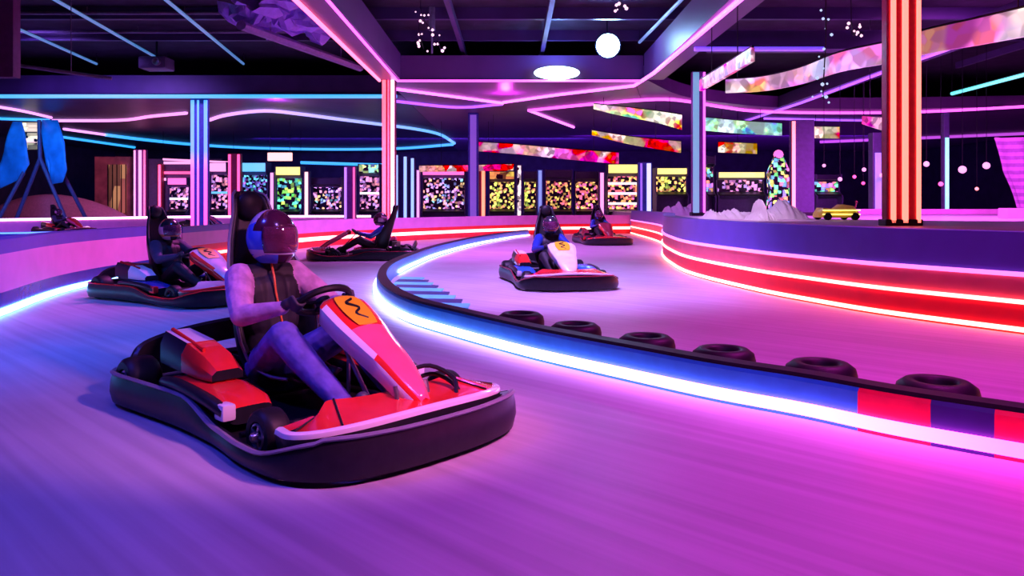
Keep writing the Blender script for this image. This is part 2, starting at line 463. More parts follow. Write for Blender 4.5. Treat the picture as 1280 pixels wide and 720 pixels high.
# central divider between the two lanes
pd = cat([(4.3, 2.1), (3.3, 2.95), (2.45, 3.68), (2.03, 4.05), (1.7, 4.42), (1.27, 4.82), (0.785, 5.37), (0.13, 6.15), (-0.6, 7.2), (-1.09, 8.0), (-1.52, 9.1), (-1.87, 10.5), (-2.09, 12.0), (-2.17, 13.4), (-2.12, 15.4), (-1.9, 18.5), (-1.25, 22.8), (-0.2, 27.2), (0.5, 29.2)], 8)
M_DBLUE = mat('blue_divider_plastic', (0.02, 0.36, 0.62), 0.35, noise=0.08)
M_DRED = mat('red_divider_plastic', (0.90, 0.015, 0.06), 0.35, noise=0.08)
M_DNAVY = mat('navy_divider_plastic', (0.03, 0.03, 0.16), 0.4, noise=0.08)
L_DIV = led_gradient('led_divider', [(0.0, (0.26, 0.40, 1.0)), (0.45, (0.55, 0.30, 1.0)), (1.0, (1.0, 0.045, 0.66))], 0, -2.3, 2.4, 9)
o0 = Vector((pd[0].x, pd[0].y, 0))
divider = thing('track_divider', 'low curved lane divider of blue and red blocks with bright LED foot', 'barrier', o0)
Pd = [p - o0 for p in pd]
nseg = len(Pd)
i = 0; k = 0
cuts = [0, 7, 13, 17, 21, 27, 33, 40, 48, 56, 64, 72, 80, 90, 100, 110, 120, 128, 135, nseg - 1]
for a, b in zip(cuts, cuts[1:]):
    if b <= a: continue
    seg = Pd[a:b + 1]
    m = M_DRED if b <= 17 else (M_DNAVY if b == 21 else (M_DRED if b == 27 else M_DBLUE))
    bm = bmesh.new()
    sweep(bm, seg, [(0, 0), (0, 0.215), (-0.02, 0.235), (-0.14, 0.235), (-0.16, 0.215), (-0.16, 0)])
    build('block', bm, m, divider)
bm = bmesh.new(); sweep(bm, Pd, [(-0.02, 0.236), (-0.02, 0.26), (-0.14, 0.26), (-0.14, 0.236)]); 
tr = build('top_rail', bm, M_BLACK, divider)
bm = bmesh.new(); sweep(bm, Pd, [(0.045, 0.032), (0.045, 0.096), (0.004, 0.096), (0.004, 0.032)])
build('led_strip', bm, L_DIV, divider)
bm = bmesh.new(); sweep(bm, Pd[104:], [(-0.164, 0.035), (-0.164, 0.085), (-0.20, 0.085), (-0.20, 0.035)])
build('led_strip', bm, L_DIV, divider)
print('divider pts', nseg)

# tyres lying along the inner side of the divider
def tyre_mesh(r=0.215, w=0.262, rin=0.10):
    bm = bmesh.new()
    prof = [(rin, 0.02), (rin + 0.02, 0.0), (r - 0.05, 0.0), (r - 0.01, 0.03), (r, 0.07), (r, w - 0.07), (r - 0.01, w - 0.03), (r - 0.05, w), (rin + 0.02, w), (rin, w - 0.02)]
    rings = [[Vector((math.cos(a) * q, math.sin(a) * q, z)) for q, z in prof] for a in [2 * math.pi * t / 28 for t in range(28)]]
    loft(bm, rings, True, False, True)
    bmesh.ops.recalc_face_normals(bm, faces=bm.faces)
    me = bpy.data.meshes.new('buffer_tyre'); bm.to_mesh(me); bm.free()
    me.polygons.foreach_set('use_smooth', [True] * len(me.polygons))
    me.materials.append(M_BLACK)
    return me
tm = tyre_mesh()
acc = 0; last = None; cnt = 0
for j in range(1, 100):
    d = (pd[j] - pd[j - 1]); acc += d.length
    if acc > 0.66 and j < 62:
        acc = 0
        t = d.normalized(); n = Vector((-t.y, t.x, 0))
        # inner side lies to the right of travel (towards the far lane)
        q = pd[j] - n * (0.16 + 0.235)
        if q.y < 3.0: continue
        o = link('buffer_tyre', tm); o.location = (q.x, q.y, 0.0); o.rotation_euler = (0, 0, random.random() * 6)
        cnt += 1
        tag(o, 'black buffer tyre lying flat behind the divider, ' + ['first', 'second', 'third', 'fourth', 'fifth', 'sixth', 'seventh', 'eighth', 'ninth', 'tenth', 'eleventh', 'twelfth'][min(cnt - 1, 11)] + ' counting away from the camera', 'tyre', 'buffer tyres along the inside of the divider')

# rumble stripes painted on a low kerb in the inside of the bend
M_RC = mat('rumble_cyan', (0.12, 0.85, 0.90), 0.35)
M_RD = mat('rumble_dark', (0.03, 0.05, 0.14), 0.4)
bm = bmesh.new()
for k in range(9):
    y0 = 9.15 + k * 0.42; t = k / 8
    xl = -1.28 - 0.58 * min(1, t * 1.3); xr = -0.52 - 0.95 * t
    prof = [(y0, 0.0), (y0, 0.018), (y0 + 0.40, 0.018), (y0 + 0.40, 0.0)]
    loft(bm, [[Vector((xl, yy, z)) for yy, z in prof], [Vector((xr, yy - 0.12, z)) for yy, z in prof]], True, True, False, lambda i, j, k=k: k % 2)
tag(build('rumble_strip', bm, [M_RC, M_RD], smooth=False), 'cyan and dark striped rumble strip on the floor inside the divider bend', 'rumble strip')
#==END==

#==KART==
def rail(pts, z, n=6):
    return [Vector((p.x, p.y, z)) for p in cat(pts, n, True)]
_half = [(1.15, 0.32), (1.06, 0.58), (0.84, 0.73), (0.50, 0.745), (0.15, 0.70), (-0.30, 0.69), (-0.75, 0.72), (-1.10, 0.735), (-1.25, 0.62), (-1.31, 0.30)]
OUT = [(1.17, 0)] + _half + [(-1.32, 0)] + [(x, -y) for x, y in reversed(_half)]
def bumper_top(x, y):
    t = max(0, min(1, (abs(x - 0.42) - 0.22) / 0.45)); t = t * t * (3 - 2 * t)
    z = 0.115 + 0.095 * t
    if abs(y) < 0.62 and x > 0.8: z += 0.012
    return z

def side_pod_bm(s, mi_top=1):
    """rounded box pod lofted along x; s = side sign"""
    bm = bmesh.new()
    secs = [(-0.62, 0.02, 0.13, 0.19), (-0.58, 0.10, 0.12, 0.25), (-0.4, 0.14, 0.11, 0.275), (-0.1, 0.145, 0.10, 0.27), (0.12, 0.14, 0.10, 0.24), (0.19, 0.12, 0.11, 0.20)]
    rings = []
    for x, hw, z0, z1 in secs:
        yc = s * 0.50
        ring = []
        for k in range(16):
            a = 2 * math.pi * k / 16
            ca, sa = math.cos(a), math.sin(a)
            e = 0.5
            yy = math.copysign(abs(ca) ** e, ca) * hw
            zz = math.copysign(abs(sa) ** e, sa)
            ring.append(Vector((x, yc + yy, (z0 + z1) / 2 + zz * (z1 - z0) / 2)))
        rings.append(ring)
    loft(bm, rings, mi=lambda i, j: mi_top if 1 <= j <= 6 else 0)
    return bm

def wheel(parent, x, y, r, w, rimm):
    s = 1 if y > 0 else -1
    bm = bmesh.new()
    h = w / 2
    prof = [(r * 0.5, -h * 0.8), (r * 0.56, -h), (r * 0.82, -h), (r * 0.95, -h * 0.8), (r, -h * 0.5), (r, h * 0.5), (r * 0.95, h * 0.8), (r * 0.82, h), (r * 0.56, h), (r * 0.5, h * 0.8)]
    lathe(bm, prof, (x, y, r), (0, 1, 0), 28)
    o = build('wheel', bm, M_BLACK, parent)
    bm = bmesh.new()
    yy = y + s * h * 0.78
    lathe(bm, [(r * 0.50, 0), (r * 0.50, 0.012), (r * 0.42, 0.018), (r * 0.40, -0.0)], (x, yy, r), (0, s, 0), 24)
    lathe(bm, [(r * 0.2, 0), (r * 0.2, 0.03), (r * 0.12, 0.045), (0.001, 0.046)], (x, yy, r), (0, s, 0), 12)
    for k in range(5):
        a = 2 * math.pi * k / 5
        tube(bm, [(x + math.cos(a) * r * 0.1, yy + s * 0.012, r + math.sin(a) * r * 0.1), (x + math.cos(a) * r * 0.45, yy + s * 0.01, r + math.sin(a) * r * 0.45)], r * 0.07, 6)
    build('rim', bm, rimm, o)

SEATLINE = [(0.02, 0.20), (-0.18, 0.135), (-0.42, 0.13), (-0.60, 0.26), (-0.67, 0.50), (-0.73, 0.75), (-0.79, 1.0), (-0.83, 1.18), (-0.855, 1.29), (-0.86, 1.335)]
SEATW = [0.18, 0.21, 0.23, 0.255, 0.275, 0.26, 0.19, 0.135, 0.115, 0.07]
SEATD = [0.05, 0.12, 0.20, 0.26, 0.26, 0.20, 0.12, 0.10, 0.08, 0.03]

def make_kart(name, label, loc, deg, c_main, c_edge, c_side, decal=None, rimm=M_STEEL, high=True, seat_s=1.0, pod=None, engine=None, fair=None, fair2=None, lip=None):
    root = thing(name, label, 'go-kart', (loc[0], loc[1], 0), R(deg), 'go-karts on the track')
    nn = 6 if high else 3
    # wrap-around bumper
    bm = bmesh.new()
    path = rail(OUT, 0, nn)
    # path runs counter clockwise, left normal points inwards
    rings = []; lips = []
    for i, p in enumerate(path):
        t = path[(i + 1) % len(path)] - path[i - 1]; t.normalize(); n = Vector((-t.y, t.x, 0)); zt = bumper_top(p.x, p.y)
        prof = [(0.035, 0.02), (0.006, 0.03), (-0.010, 0.02 + zt * 0.35), (-0.006, zt * 0.72), (0.006, zt - 0.01), (0.032, zt), (0.062, zt - 0.014), (0.066, 0.03)]
        rings.append([p + n * a + Vector((0, 0, z)) for a, z in prof])
        lips.append([p + n * a + Vector((0, 0, zt + z)) for a, z in ((0.0, -0.010), (-0.008, -0.001), (0.006, 0.008), (0.024, 0.005))])
    loft(bm, rings, True, False, True)
    bp = build('bumper', bm, M_BUMP, root)
    bm = bmesh.new(); loft(bm, lips, True, False, True)
    build('bumper_lip', bm, lip or M_TRIM, bp)
    # flat undertray and tubular chassis
    bm = bmesh.new()
    tray = [(p.x * 0.93, p.y * 0.88) for p in path]
    prism(bm, tray, 0.045, 0.062)
    build('undertray', bm, M_DSTEEL, root, False)
    bm = bmesh.new()
    for s in (-1, 1):
        tube(bm, cat([(1.0, s * 0.28, 0.09), (0.6, s * 0.3, 0.09), (0.1, s * 0.36, 0.09), (-0.5, s * 0.34, 0.09), (-1.0, s * 0.30, 0.12)], 4), 0.017, 8)
    for x in (0.85, 0.3, -0.35, -0.9):
        tube(bm, [(x, -0.62, 0.09), (x, 0.62, 0.09)], 0.016, 8)
    build('chassis_frame', bm, M_DSTEEL, root)
    # wheels
    for s in (-1, 1):
        wheel(root, 0.50, s * 0.575, 0.128, 0.13, rimm)
        wheel(root, -1.03, s * 0.60, 0.152, 0.19, rimm)
    bm = bmesh.new(); tube(bm, [(-1.03, -0.52, 0.152), (-1.03, 0.52, 0.152)], 0.02, 10)
    build('rear_axle', bm, M_STEEL, root)
    # rear guard: raised hoop behind the rear wheels
    gp = cat([(-1.20, -0.60, 0.27), (-1.24, -0.50, 0.36), (-1.27, -0.2, 0.42), (-1.27, 0.2, 0.45), (-1.22, 0.50, 0.44), (-1.10, 0.66, 0.40), (-0.88, 0.70, 0.33), (-0.70, 0.69, 0.25)] if high else [(-1.20, -0.60, 0.27), (-1.25, -0.4, 0.38), (-1.27, 0, 0.42), (-1.25, 0.4, 0.38), (-1.20, 0.60, 0.27)], nn)
    bm = bmesh.new()
    rings = []
    for i, p in enumerate(gp):
        t = (gp[min(i + 1, len(gp) - 1)] - gp[max(i - 1, 0)]); t.z = 0; t.normalize(); n = Vector((-t.y, t.x, 0))
        n = -n if (n.x * p.x + n.y * p.y) < 0 else n
        top = p.z; bot = max(0.20, p.z - 0.15)
        rings.append([p + n * 0.0 + Vector((0, 0, bot - p.z)), p + n * 0.022 + Vector((0, 0, (bot + top) / 2 - p.z)), p + Vector((0, 0, -0.01)), p - n * 0.02, p - n * 0.045 + Vector((0, 0, -0.015)), p - n * 0.045 + Vector((0, 0, bot - p.z))])
    loft(bm, rings)
    for s in (-1, 1):
        tube(bm, [(-1.20, s * 0.40, 0.08), (-1.235, s * 0.40, 0.36)], 0.014, 6)
    build('rear_guard', bm, M_BUMP, root)
    # seat
    def yoff(u, i): return 0
    bm = bmesh.new()
    line = cat([(x, 0, z) for x, z in SEATLINE], 3)
    ws = cat([(w, d, 0) for w, d in zip(SEATW, SEATD)], 3)
    rings = []
    edgeL, edgeR = [], []
    for i, (p, wd) in enumerate(zip(line, ws)):
        t = (line[min(i + 1, len(line) - 1)] - line[max(i - 1, 0)]).normalized()
        nf = Vector((t.z, 0, -t.x))           # pointing forward/up from the shell
        if nf.x < -0.5 or (abs(nf.x) < 0.5 and nf.z < 0): nf = -nf
        w, d = wd.x, wd.y
        row = []
        for k in range(13):
            u = -1 + k / 6
            yy = w * math.copysign(abs(u) ** 0.8, u)
            dd = d * max(0, (abs(u) - 0.45) / 0.55) ** 1.6
            q = Vector((p.x, yy, p.z)) + nf * dd
            q.z = 0.10 + (q.z - 0.10) * seat_s if q.z > 0.3 else q.z
            row.append(q)
        rings.append(row); edgeL.append(row[0]); edgeR.append(row[-1])
    loft(bm, rings, False, False)
    so = build('seat', bm, M_SEAT, root)
    md = so.modifiers.new('thickness', 'SOLIDIFY'); md.thickness = 0.03; md.offset = -1
    if high:
        bm = bmesh.new()
        tube(bm, [p for p in edgeR], 0.010, 6); build('piping', bm, M_TRIM, so)
        bm = bmesh.new()
        tube(bm, [p for p in edgeL], 0.010, 6); build('piping', bm, M_TRIM, so)
    # head cushion on the seat top
    bm = bmesh.new()
    ball(bm, (-0.775, 0, 0.10 + (1.24 - 0.10) * seat_s), 0.1, 3, (0.55, 0.95, 0.95))
    build('headrest', bm, M_BLACK, so)
    # engine with fins behind the seat, fuel tank on the far side
    bm = bmesh.new()
    box(bm, (-0.82, 0.25, 0.20), (0.20, 0.22, 0.2), bevel=0.02)
    for k in range(5): box(bm, (-0.82, 0.25, 0.32 + k * 0.022), (0.19, 0.21, 0.008))
    tube(bm, cat([(-0.76, -0.02, 0.22), (-0.85, -0.2, 0.28), (-0.98, -0.38, 0.26), (-1.06, -0.1, 0.24), (-1.04, 0.2, 0.24)], 4), 0.028, 8)
    build('engine', bm, M_DSTEEL, root)
    pod = pod or c_main
    for s in (-1, 1):
        p = build('side_pod', side_pod_bm(s), [M_BUMP, pod], root)
        bm = bmesh.new()
        tube(bm, cat([(-0.60, s * 0.56, 0.20), (-0.56, s * 0.635, 0.225), (-0.35, s * 0.652, 0.245), (0.0, s * 0.655, 0.225), (0.19, s * 0.64, 0.185)], 4), 0.034, 10)
        box(bm, (0.16, s * 0.63, 0.185), (0.10, 0.075, 0.085), mi=1, bevel=0.015)
        build('side_tube', bm, [M_BUMP, c_edge], p)
    # engine cover on the near side: long box with slanted red front
    for s in ((-1, 1) if high else (-1,)):
        bm = bmesh.new()
        secs = [(-0.80, 0.06, 0.34, 0.45), (-0.76, 0.105, 0.30, 0.485), (-0.45, 0.115, 0.29, 0.45), (-0.24, 0.11, 0.28, 0.40), (-0.12, 0.09, 0.28, 0.335)]
        rings = []
        for x, hw, z0, z1 in secs:
            yc = s * 0.475
            rings.append([Vector((x, yc + a * hw, z0 if b < 0 else (z1 if b > 0.9 else z0 + (z1 - z0) * 0.6))) for a, b in ((-1, -1), (1, -1), (1.0, 0.5), (0.7, 1), (-0.7, 1), (-1.0, 0.5))])
        loft(bm, rings, mi=lambda i, j: (0 if i >= 2 else (1 if j in (2, 3) else 2)))
        o = build('engine_cover', bm, [engine or c_main, c_edge, M_BUMP], root)
        bm = bmesh.new()
        tube(bm, [(-0.74, s * 0.475 - 0.04, 0.492), (-0.30, s * 0.475 - 0.05, 0.425)], 0.012, 6); build('stripe', bm, M_RED, o)
        bm = bmesh.new(); box(bm, (-0.5, s * 0.47, 0.28), (0.5, 0.12, 0.04)); box(bm, (-0.5, s * 0.45, 0.17), (0.06, 0.06, 0.22)); build('cover_bracket', bm, M_DSTEEL, o, False)
    # front wing (nose)
    wing_path = cat([(0.70, -0.65), (0.84, -0.66), (0.965, -0.55), (1.055, -0.32), (1.085, 0), (1.055, 0.32), (0.965, 0.55), (0.84, 0.66), (0.70, 0.65)], nn)
    bm = bmesh.new()
    rings = []
    for i, p in enumerate(wing_path):
        u = i / (len(wing_path) - 1) * 2 - 1
        t = (wing_path[min(i + 1, len(wing_path) - 1)] - wing_path[max(i - 1, 0)]).normalized(); n = Vector((-t.y, t.x, 0))
        hgt = 0.215 + 0.055 * math.exp(-(u / 0.5) ** 2)
        inner = 0.15 + 0.13 * (1 - abs(u) ** 2.2); up = 0.02 + 0.04 * math.exp(-((abs(u) - 0.50) / 0.25) ** 2)
        prof = [(0.01, 0.10), (-0.01, hgt - 0.028), (-0.004, hgt - 0.008), (0.012, hgt), (0.030, hgt - 0.002), (0.03 + inner, hgt + up), (0.03 + inner, hgt + up - 0.03), (0.05, 0.10)]
        rings.append([p + n * a + Vector((0, 0, z)) for a, z in prof])
    loft(bm, rings, mi=lambda i, j: {0: 2, 1: 1, 2: 1, 3: 1, 4: 0, 5: 1}.get(j, 2))
    nose = build('nose_wing', bm, [c_main, c_edge, M_BUMP], root)
    if high:
        # dark seams across the red top
        bm = bmesh.new()
        for u in (0.13, 0.30, 0.70, 0.87):
            i = int(u * (len(wing_path) - 1))
            r0 = rings[i]
            tube(bm, [r0[4] + Vector((0, 0, 0.002)), r0[5] + Vector((0, 0, 0.002))], 0.006, 5)
        build('panel_seam', bm, M_BLACK, nose)
    # front fairing rising to the steering wheel
    fl = cat([(0.245, 0, 0.715), (0.31, 0, 0.705), (0.45, 0, 0.630), (0.60, 0, 0.545), (0.76, 0, 0.46), (0.90, 0, 0.36), (1.00, 0, 0.275)], 4)
    fw = cat([(0.125, 0, 0), (0.155, 0, 0), (0.150, 0, 0), (0.125, 0, 0), (0.105, 0, 0), (0.075, 0, 0), (0.035, 0, 0)], 4)
    bm = bmesh.new(); rings = []
    for i, (p, w) in enumerate(zip(fl, fw)):
        w = w.x
        row = []
        for u, dz in ((-1.05, -0.115), (-1.0, -0.03), (-0.80, -0.006), (-0.45, 0.006), (0, 0.012), (0.45, 0.006), (0.80, -0.006), (1.0, -0.03), (1.05, -0.115)):
            row.append(Vector((p.x, u * w, p.z + dz)))
        rings.append(row)
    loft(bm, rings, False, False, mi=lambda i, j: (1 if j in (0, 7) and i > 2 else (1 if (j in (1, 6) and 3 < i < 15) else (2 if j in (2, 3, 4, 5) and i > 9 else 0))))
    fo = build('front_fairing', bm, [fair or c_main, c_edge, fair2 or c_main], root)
    md = fo.modifiers.new('thickness', 'SOLIDIFY'); md.thickness = 0.012; md.offset = -1
    if decal:
        bm = bmesh.new()
        rr = []
        for i in range(2, 11):
            p = fl[i]; w = 0.085 * math.sin(math.pi * (i - 1.2) / 10.6) ** 0.5
            rr.append([Vector((p.x, -w, p.z + 0.016)), Vector((p.x, 0, p.z + 0.020)), Vector((p.x, w, p.z + 0.016)), Vector((p.x, 0, p.z + 0.010))])
        loft(bm, rr)
        dc = build('number_plate', bm, decal, fo)
        bm = bmesh.new()
        q = fl[7]
        tube(bm, cat([(q.x + 0.07, 0.03, q.z - 0.025), (q.x + 0.03, -0.02, q.z + 0.003), (q.x - 0.01, 0.025, q.z + 0.026), (q.x - 0.05, -0.03, q.z + 0.052), (q.x - 0.08, 0.02, q.z + 0.068)], 4), 0.008, 6)
        build('squiggle', bm, M_BLACK, dc)
    # steering wheel and column
    Cw = Vector((0.085, 0, 0.685)); nrm = Vector((-0.62, 0, 0.78)).normalized(); ux = Vector((0.78, 0, 0.62)).normalized()
    bm = bmesh.new()
    ring = [Cw + Vector((0, 1, 0)) * math.cos(a) * 0.165 + ux * math.sin(a) * (0.14 if math.sin(a) > 0 else 0.115) for a in [2 * math.pi * k / 28 for k in range(28)]]
    tube(bm, ring, 0.021, 8, True)
    for a in (R(0), R(180), R(270)):
        tube(bm, [Cw, Cw + Vector((0, 1, 0)) * math.cos(a) * 0.16 + ux * math.sin(a) * 0.11], 0.011, 6)
    lathe(bm, [(0.045, -0.01), (0.045, 0.012), (0.03, 0.02), (0.001, 0.02)], Cw, nrm, 16)
    build('steering_wheel', bm, M_BLACK, root)
    bm = bmesh.new(); tube(bm, [Cw, (0.60, 0, 0.12)], 0.013, 8); tube(bm, [(0.34, 0.0, 0.09), (0.34, 0, 0.42)], 0.012, 6)
    for s in (-1, 1):
        tube(bm, [(0.60, 0, 0.13), (0.52, s * 0.5, 0.14)], 0.009, 6)
        tube(bm, [(0.95, s * 0.10, 0.09), (0.88, s * 0.10, 0.34)], 0.012, 6)
    build('steering_column', bm, M_STEEL, root)
    for s in (-1, 1):
        bm = bmesh.new(); tube(bm, [(0.78, s * 0.16, 0.07), (0.75, s * 0.16, 0.26)], 0.008, 6); box(bm, (0.745, s * 0.16, 0.25), (0.012, 0.075, 0.06), bevel=0.004)
        build('pedal', bm, M_STEEL, root)
    # black grille block between fairing and wing
    bm = bmesh.new()
    for k in range(2): tube(bm, cat([(0.80, -0.30, 0.16 + k * 0.035), (0.84, 0, 0.165 + k * 0.035), (0.80, 0.30, 0.16 + k * 0.035)], 4), 0.010, 6)
    box(bm, (0.74, 0, 0.14), (0.1, 0.5, 0.12), bevel=0.02)
    if high:
        for q in (0.0, 0.05): tube(bm, cat([(0.72, 0.10 + q, 0.36 - q), (0.80, 0.20 + q * 0.7, 0.385 - q), (0.92, 0.26 + q * 0.4, 0.33 - q), (0.985, 0.22 + q * 0.4, 0.26 - q)], 4), 0.012, 6)
    build('grille', bm, M_BLACK, root)
    if not high:
        for o in root.children:
            if o.name.split('.')[0] in ('front_fairing', 'steering_wheel', 'steering_column'): o.scale = (0.93, 0.93, 0.87)
            if o.name.startswith('front_fairing'): o.scale = (0.93, 1.35, 0.92)
    return root
#==END==

#==DRIVER==
def capsule(bm, a, b, ra, rb, seg=14):
    a = Vector(a); b = Vector(b); ax = b - a; L = ax.length
    if L < 1e-6: ball(bm, a, ra, 2); return
    ax.normalize(); s = ax.orthogonal().normalized(); u = ax.cross(s)
    prof = []
    for k in range(5):
        t = math.pi / 2 * (k / 5); prof.append((ra * math.sin(t), -ra * math.cos(t)))
    prof.append((ra, 0)); prof.append((rb, L))
    for k in range(1, 6):
        t = math.pi / 2 * (k / 5); prof.append((rb * math.cos(t), L + rb * math.sin(t)))
    rings = [[a + ax * h + (s * math.cos(2 * math.pi * j / seg) + u * math.sin(2 * math.pi * j / seg)) * max(r, 1e-4) for j in range(seg)] for r, h in prof]
    loft(bm, rings)

M_VEST = mat('black_race_vest', (0.012, 0.010, 0.016), 0.6, noise=0.25, nscale=14)
M_SLEEVE = mat('mauve_sleeve', (0.60, 0.33, 0.58), 0.7, noise=0.22, nscale=16, bump=0.9)
M_TROU = mat('slate_trousers', (0.14, 0.12, 0.46), 0.7, noise=0.22, nscale=14, bump=0.9)
M_GLOVE = mat('dark_gloves', (0.05, 0.04, 0.06), 0.55)
M_SHOE = mat('dark_shoes', (0.06, 0.06, 0.09), 0.5)
M_SKIN = mat('skin', (0.55, 0.30, 0.22), 0.5, noise=0.05)
M_DSLV = mat('dark_sleeve', (0.06, 0.06, 0.12), 0.7, noise=0.2)
TAGS = {'torso': 0, 'arm': 1, 'leg': 2, 'glove': 3, 'shoe': 4, 'head': 5}

def body_mesh():
    caps = []
    def C(tg, a, b, ra, rb): caps.append((tg, Vector(a), Vector(b), ra, rb))
    C('leg', (-0.42, -0.08, 0.27), (-0.42, 0.08, 0.27), 0.125, 0.125)
    C('torso', (-0.46, -0.05, 0.36), (-0.46, 0.05, 0.36), 0.125, 0.125)
    C('torso', (-0.50, -0.07, 0.52), (-0.53, -0.09, 0.70), 0.115, 0.12)
    C('torso', (-0.50, 0.07, 0.52), (-0.53, 0.09, 0.70), 0.115, 0.12)
    C('torso', (-0.46, 0, 0.38), (-0.53, 0, 0.70), 0.13, 0.135)
    C('torso', (-0.55, -0.13, 0.79), (-0.55, 0.13, 0.79), 0.085, 0.085)
    C('torso', (-0.545, 0, 0.80), (-0.53, 0, 0.93), 0.07, 0.06)
    C('head', (-0.53, 0, 0.90), (-0.50, 0, 1.0), 0.056, 0.06)
    C('head', (-0.505, 0, 1.055), (-0.50, 0, 1.075), 0.098, 0.096)
    C('head', (-0.445, 0, 0.975), (-0.47, 0, 1.02), 0.05, 0.075)
    C('head', (-0.405, 0, 1.035), (-0.388, 0, 1.005), 0.011, 0.016)     # nose
    C('head', (-0.413, -0.035, 1.062), (-0.413, 0.035, 1.062), 0.012, 0.012)  # brow
    C('head', (-0.402, -0.02, 0.968), (-0.402, 0.02, 0.968), 0.009, 0.009)   # lips
    Cw = Vector((0.085, 0, 0.685)); ux = Vector((0.78, 0, 0.62)).normalized(); nrm = Vector((-0.62, 0, 0.78)).normalized()
    for s in (-1, 1):
        sh = (-0.55, s * 0.185, 0.795); el = (-0.27, s * 0.315, 0.60)
        out = Vector((0, s, 0))
        rim = Cw + out * 0.165
        palm = rim + out * 0.035 + nrm * 0.032
        wr = rim + out * 0.045 + nrm * 0.035 - ux * 0.085
        C('arm', sh, (-0.40, s * 0.26, 0.69), 0.090, 0.080)
        C('arm', (-0.40, s * 0.26, 0.69), el, 0.080, 0.066)
        C('arm', el, wr, 0.066, 0.040)
        C('glove', wr, palm - ux * 0.03, 0.030, 0.030)
        for q in (-0.026, -0.009, 0.009, 0.026):
            C('glove', palm - ux * 0.035, palm + ux * q, 0.026, 0.0125)
        for fi, q in enumerate((-0.030, -0.010, 0.011, 0.031)):
            ln = (0.85, 0.95, 1.0, 0.9)[fi]
            prev = None
            for th in (35, 85, 140, 190 + 25 * ln):
                th = R(th)
                # circle the rim: start on the outer/driver side, pass in front, end on the inner side
                p = rim + ux * q + (out * math.cos(th - R(0)) - nrm * math.sin(th)) * 0.030
                if prev is not None: C('glove', prev, p, 0.0098, 0.0088)
                else: C('glove', palm + ux * q, p, 0.012, 0.0105)
                prev = p
        th0 = palm - ux * 0.035 - out * 0.012 + nrm * 0.01
        C('glove', th0, rim + nrm * 0.030 - out * 0.012 + ux * 0.0, 0.013, 0.011)
        C('glove', rim + nrm * 0.030 - out * 0.012, rim + nrm * 0.022 - out * 0.026 + ux * 0.026, 0.011, 0.0095)
        hip = (-0.40, s * 0.105, 0.26); kn = (0.04, s * 0.225, 0.50); an = (0.56, s * 0.17, 0.19)
        C('leg', hip, kn, 0.115, 0.092)
        C('leg', kn, (0.24, s * 0.20, 0.37), 0.088, 0.078)
        C('leg', (0.24, s * 0.20, 0.37), an, 0.078, 0.055)
        C('shoe', (0.575, s * 0.17, 0.155), (0.60, s * 0.165, 0.19), 0.046, 0.046)
        C('shoe', (0.60, s * 0.165, 0.16), (0.69, s * 0.16, 0.26), 0.042, 0.034)
    bm = bmesh.new()
    for tg, a, b, ra, rb in caps: capsule(bm, a, b, ra, rb)
    bmesh.ops.recalc_face_normals(bm, faces=bm.faces)
    me = bpy.data.meshes.new('tmp'); bm.to_mesh(me); bm.free()
    o = link('tmp', me)
    r = o.modifiers.new('r', 'REMESH'); r.mode = 'VOXEL'; r.voxel_size = 0.0075; r.use_smooth_shade = True
    sm = o.modifiers.new('s', 'SMOOTH'); sm.factor = 0.5; sm.iterations = 3
    dg = bpy.context.evaluated_depsgraph_get()
    me2 = bpy.data.meshes.new_from_object(o.evaluated_get(dg))
    bpy.data.objects.remove(o); me2.name = 'driver_body'
    n = len(me2.polygons)
    c = np.empty(n * 3); me2.polygons.foreach_get('center', c); c = c.reshape(n, 3)
    best = np.full(n, 1e9); idx = np.zeros(n, int)
    for tg, a, b, ra, rb in caps:
        A = np.array(a); B = np.array(b); ab = B - A; L2 = max(ab @ ab, 1e-9)
        t = np.clip((c - A) @ ab / L2, 0, 1)
        d = np.linalg.norm(c - (A + t[:, None] * ab), axis=1) - (ra + (rb - ra) * t)
        m = d < best; best[m] = d[m]; idx[m] = TAGS[tg]
    ev = {}
    for p in me2.polygons:
        for e in p.edge_keys: ev.setdefault(e, []).append(p.index)
    pairs = np.array([v for v in ev.values() if len(v) == 2])
    for _ in range(6):
        votes = np.zeros((n, 6)); votes[np.arange(n), idx] += 1.2
        np.add.at(votes, (pairs[:, 0], idx[pairs[:, 1]]), 1); np.add.at(votes, (pairs[:, 1], idx[pairs[:, 0]]), 1)
        idx = votes.argmax(1)
    me2.polygons.foreach_set('material_index', idx.astype(np.int32))
    me2.polygons.foreach_set('use_smooth', [True] * n)
    return me2
BODY = body_mesh()
for m in (M_VEST, M_SLEEVE, M_TROU, M_GLOVE, M_SHOE, M_SKIN): BODY.materials.append(m)

def helmet_pt(az, el, k=1.0):
    ca, sa, ce, se = math.cos(az), math.sin(az), math.cos(el), math.sin(el)
    x = 0.168 * ce * ca; y = 0.143 * ce * sa; z = 0.185 * se - 0.022
    if se < 0: # chin bar pushes forward, neck narrows
        x += 0.035 * (-se) * max(0, ca); y *= 1 - 0.10 * (-se)
        z *= 0.95
    return Vector((-0.49 + x * k, y * k, 1.055 + z * k))

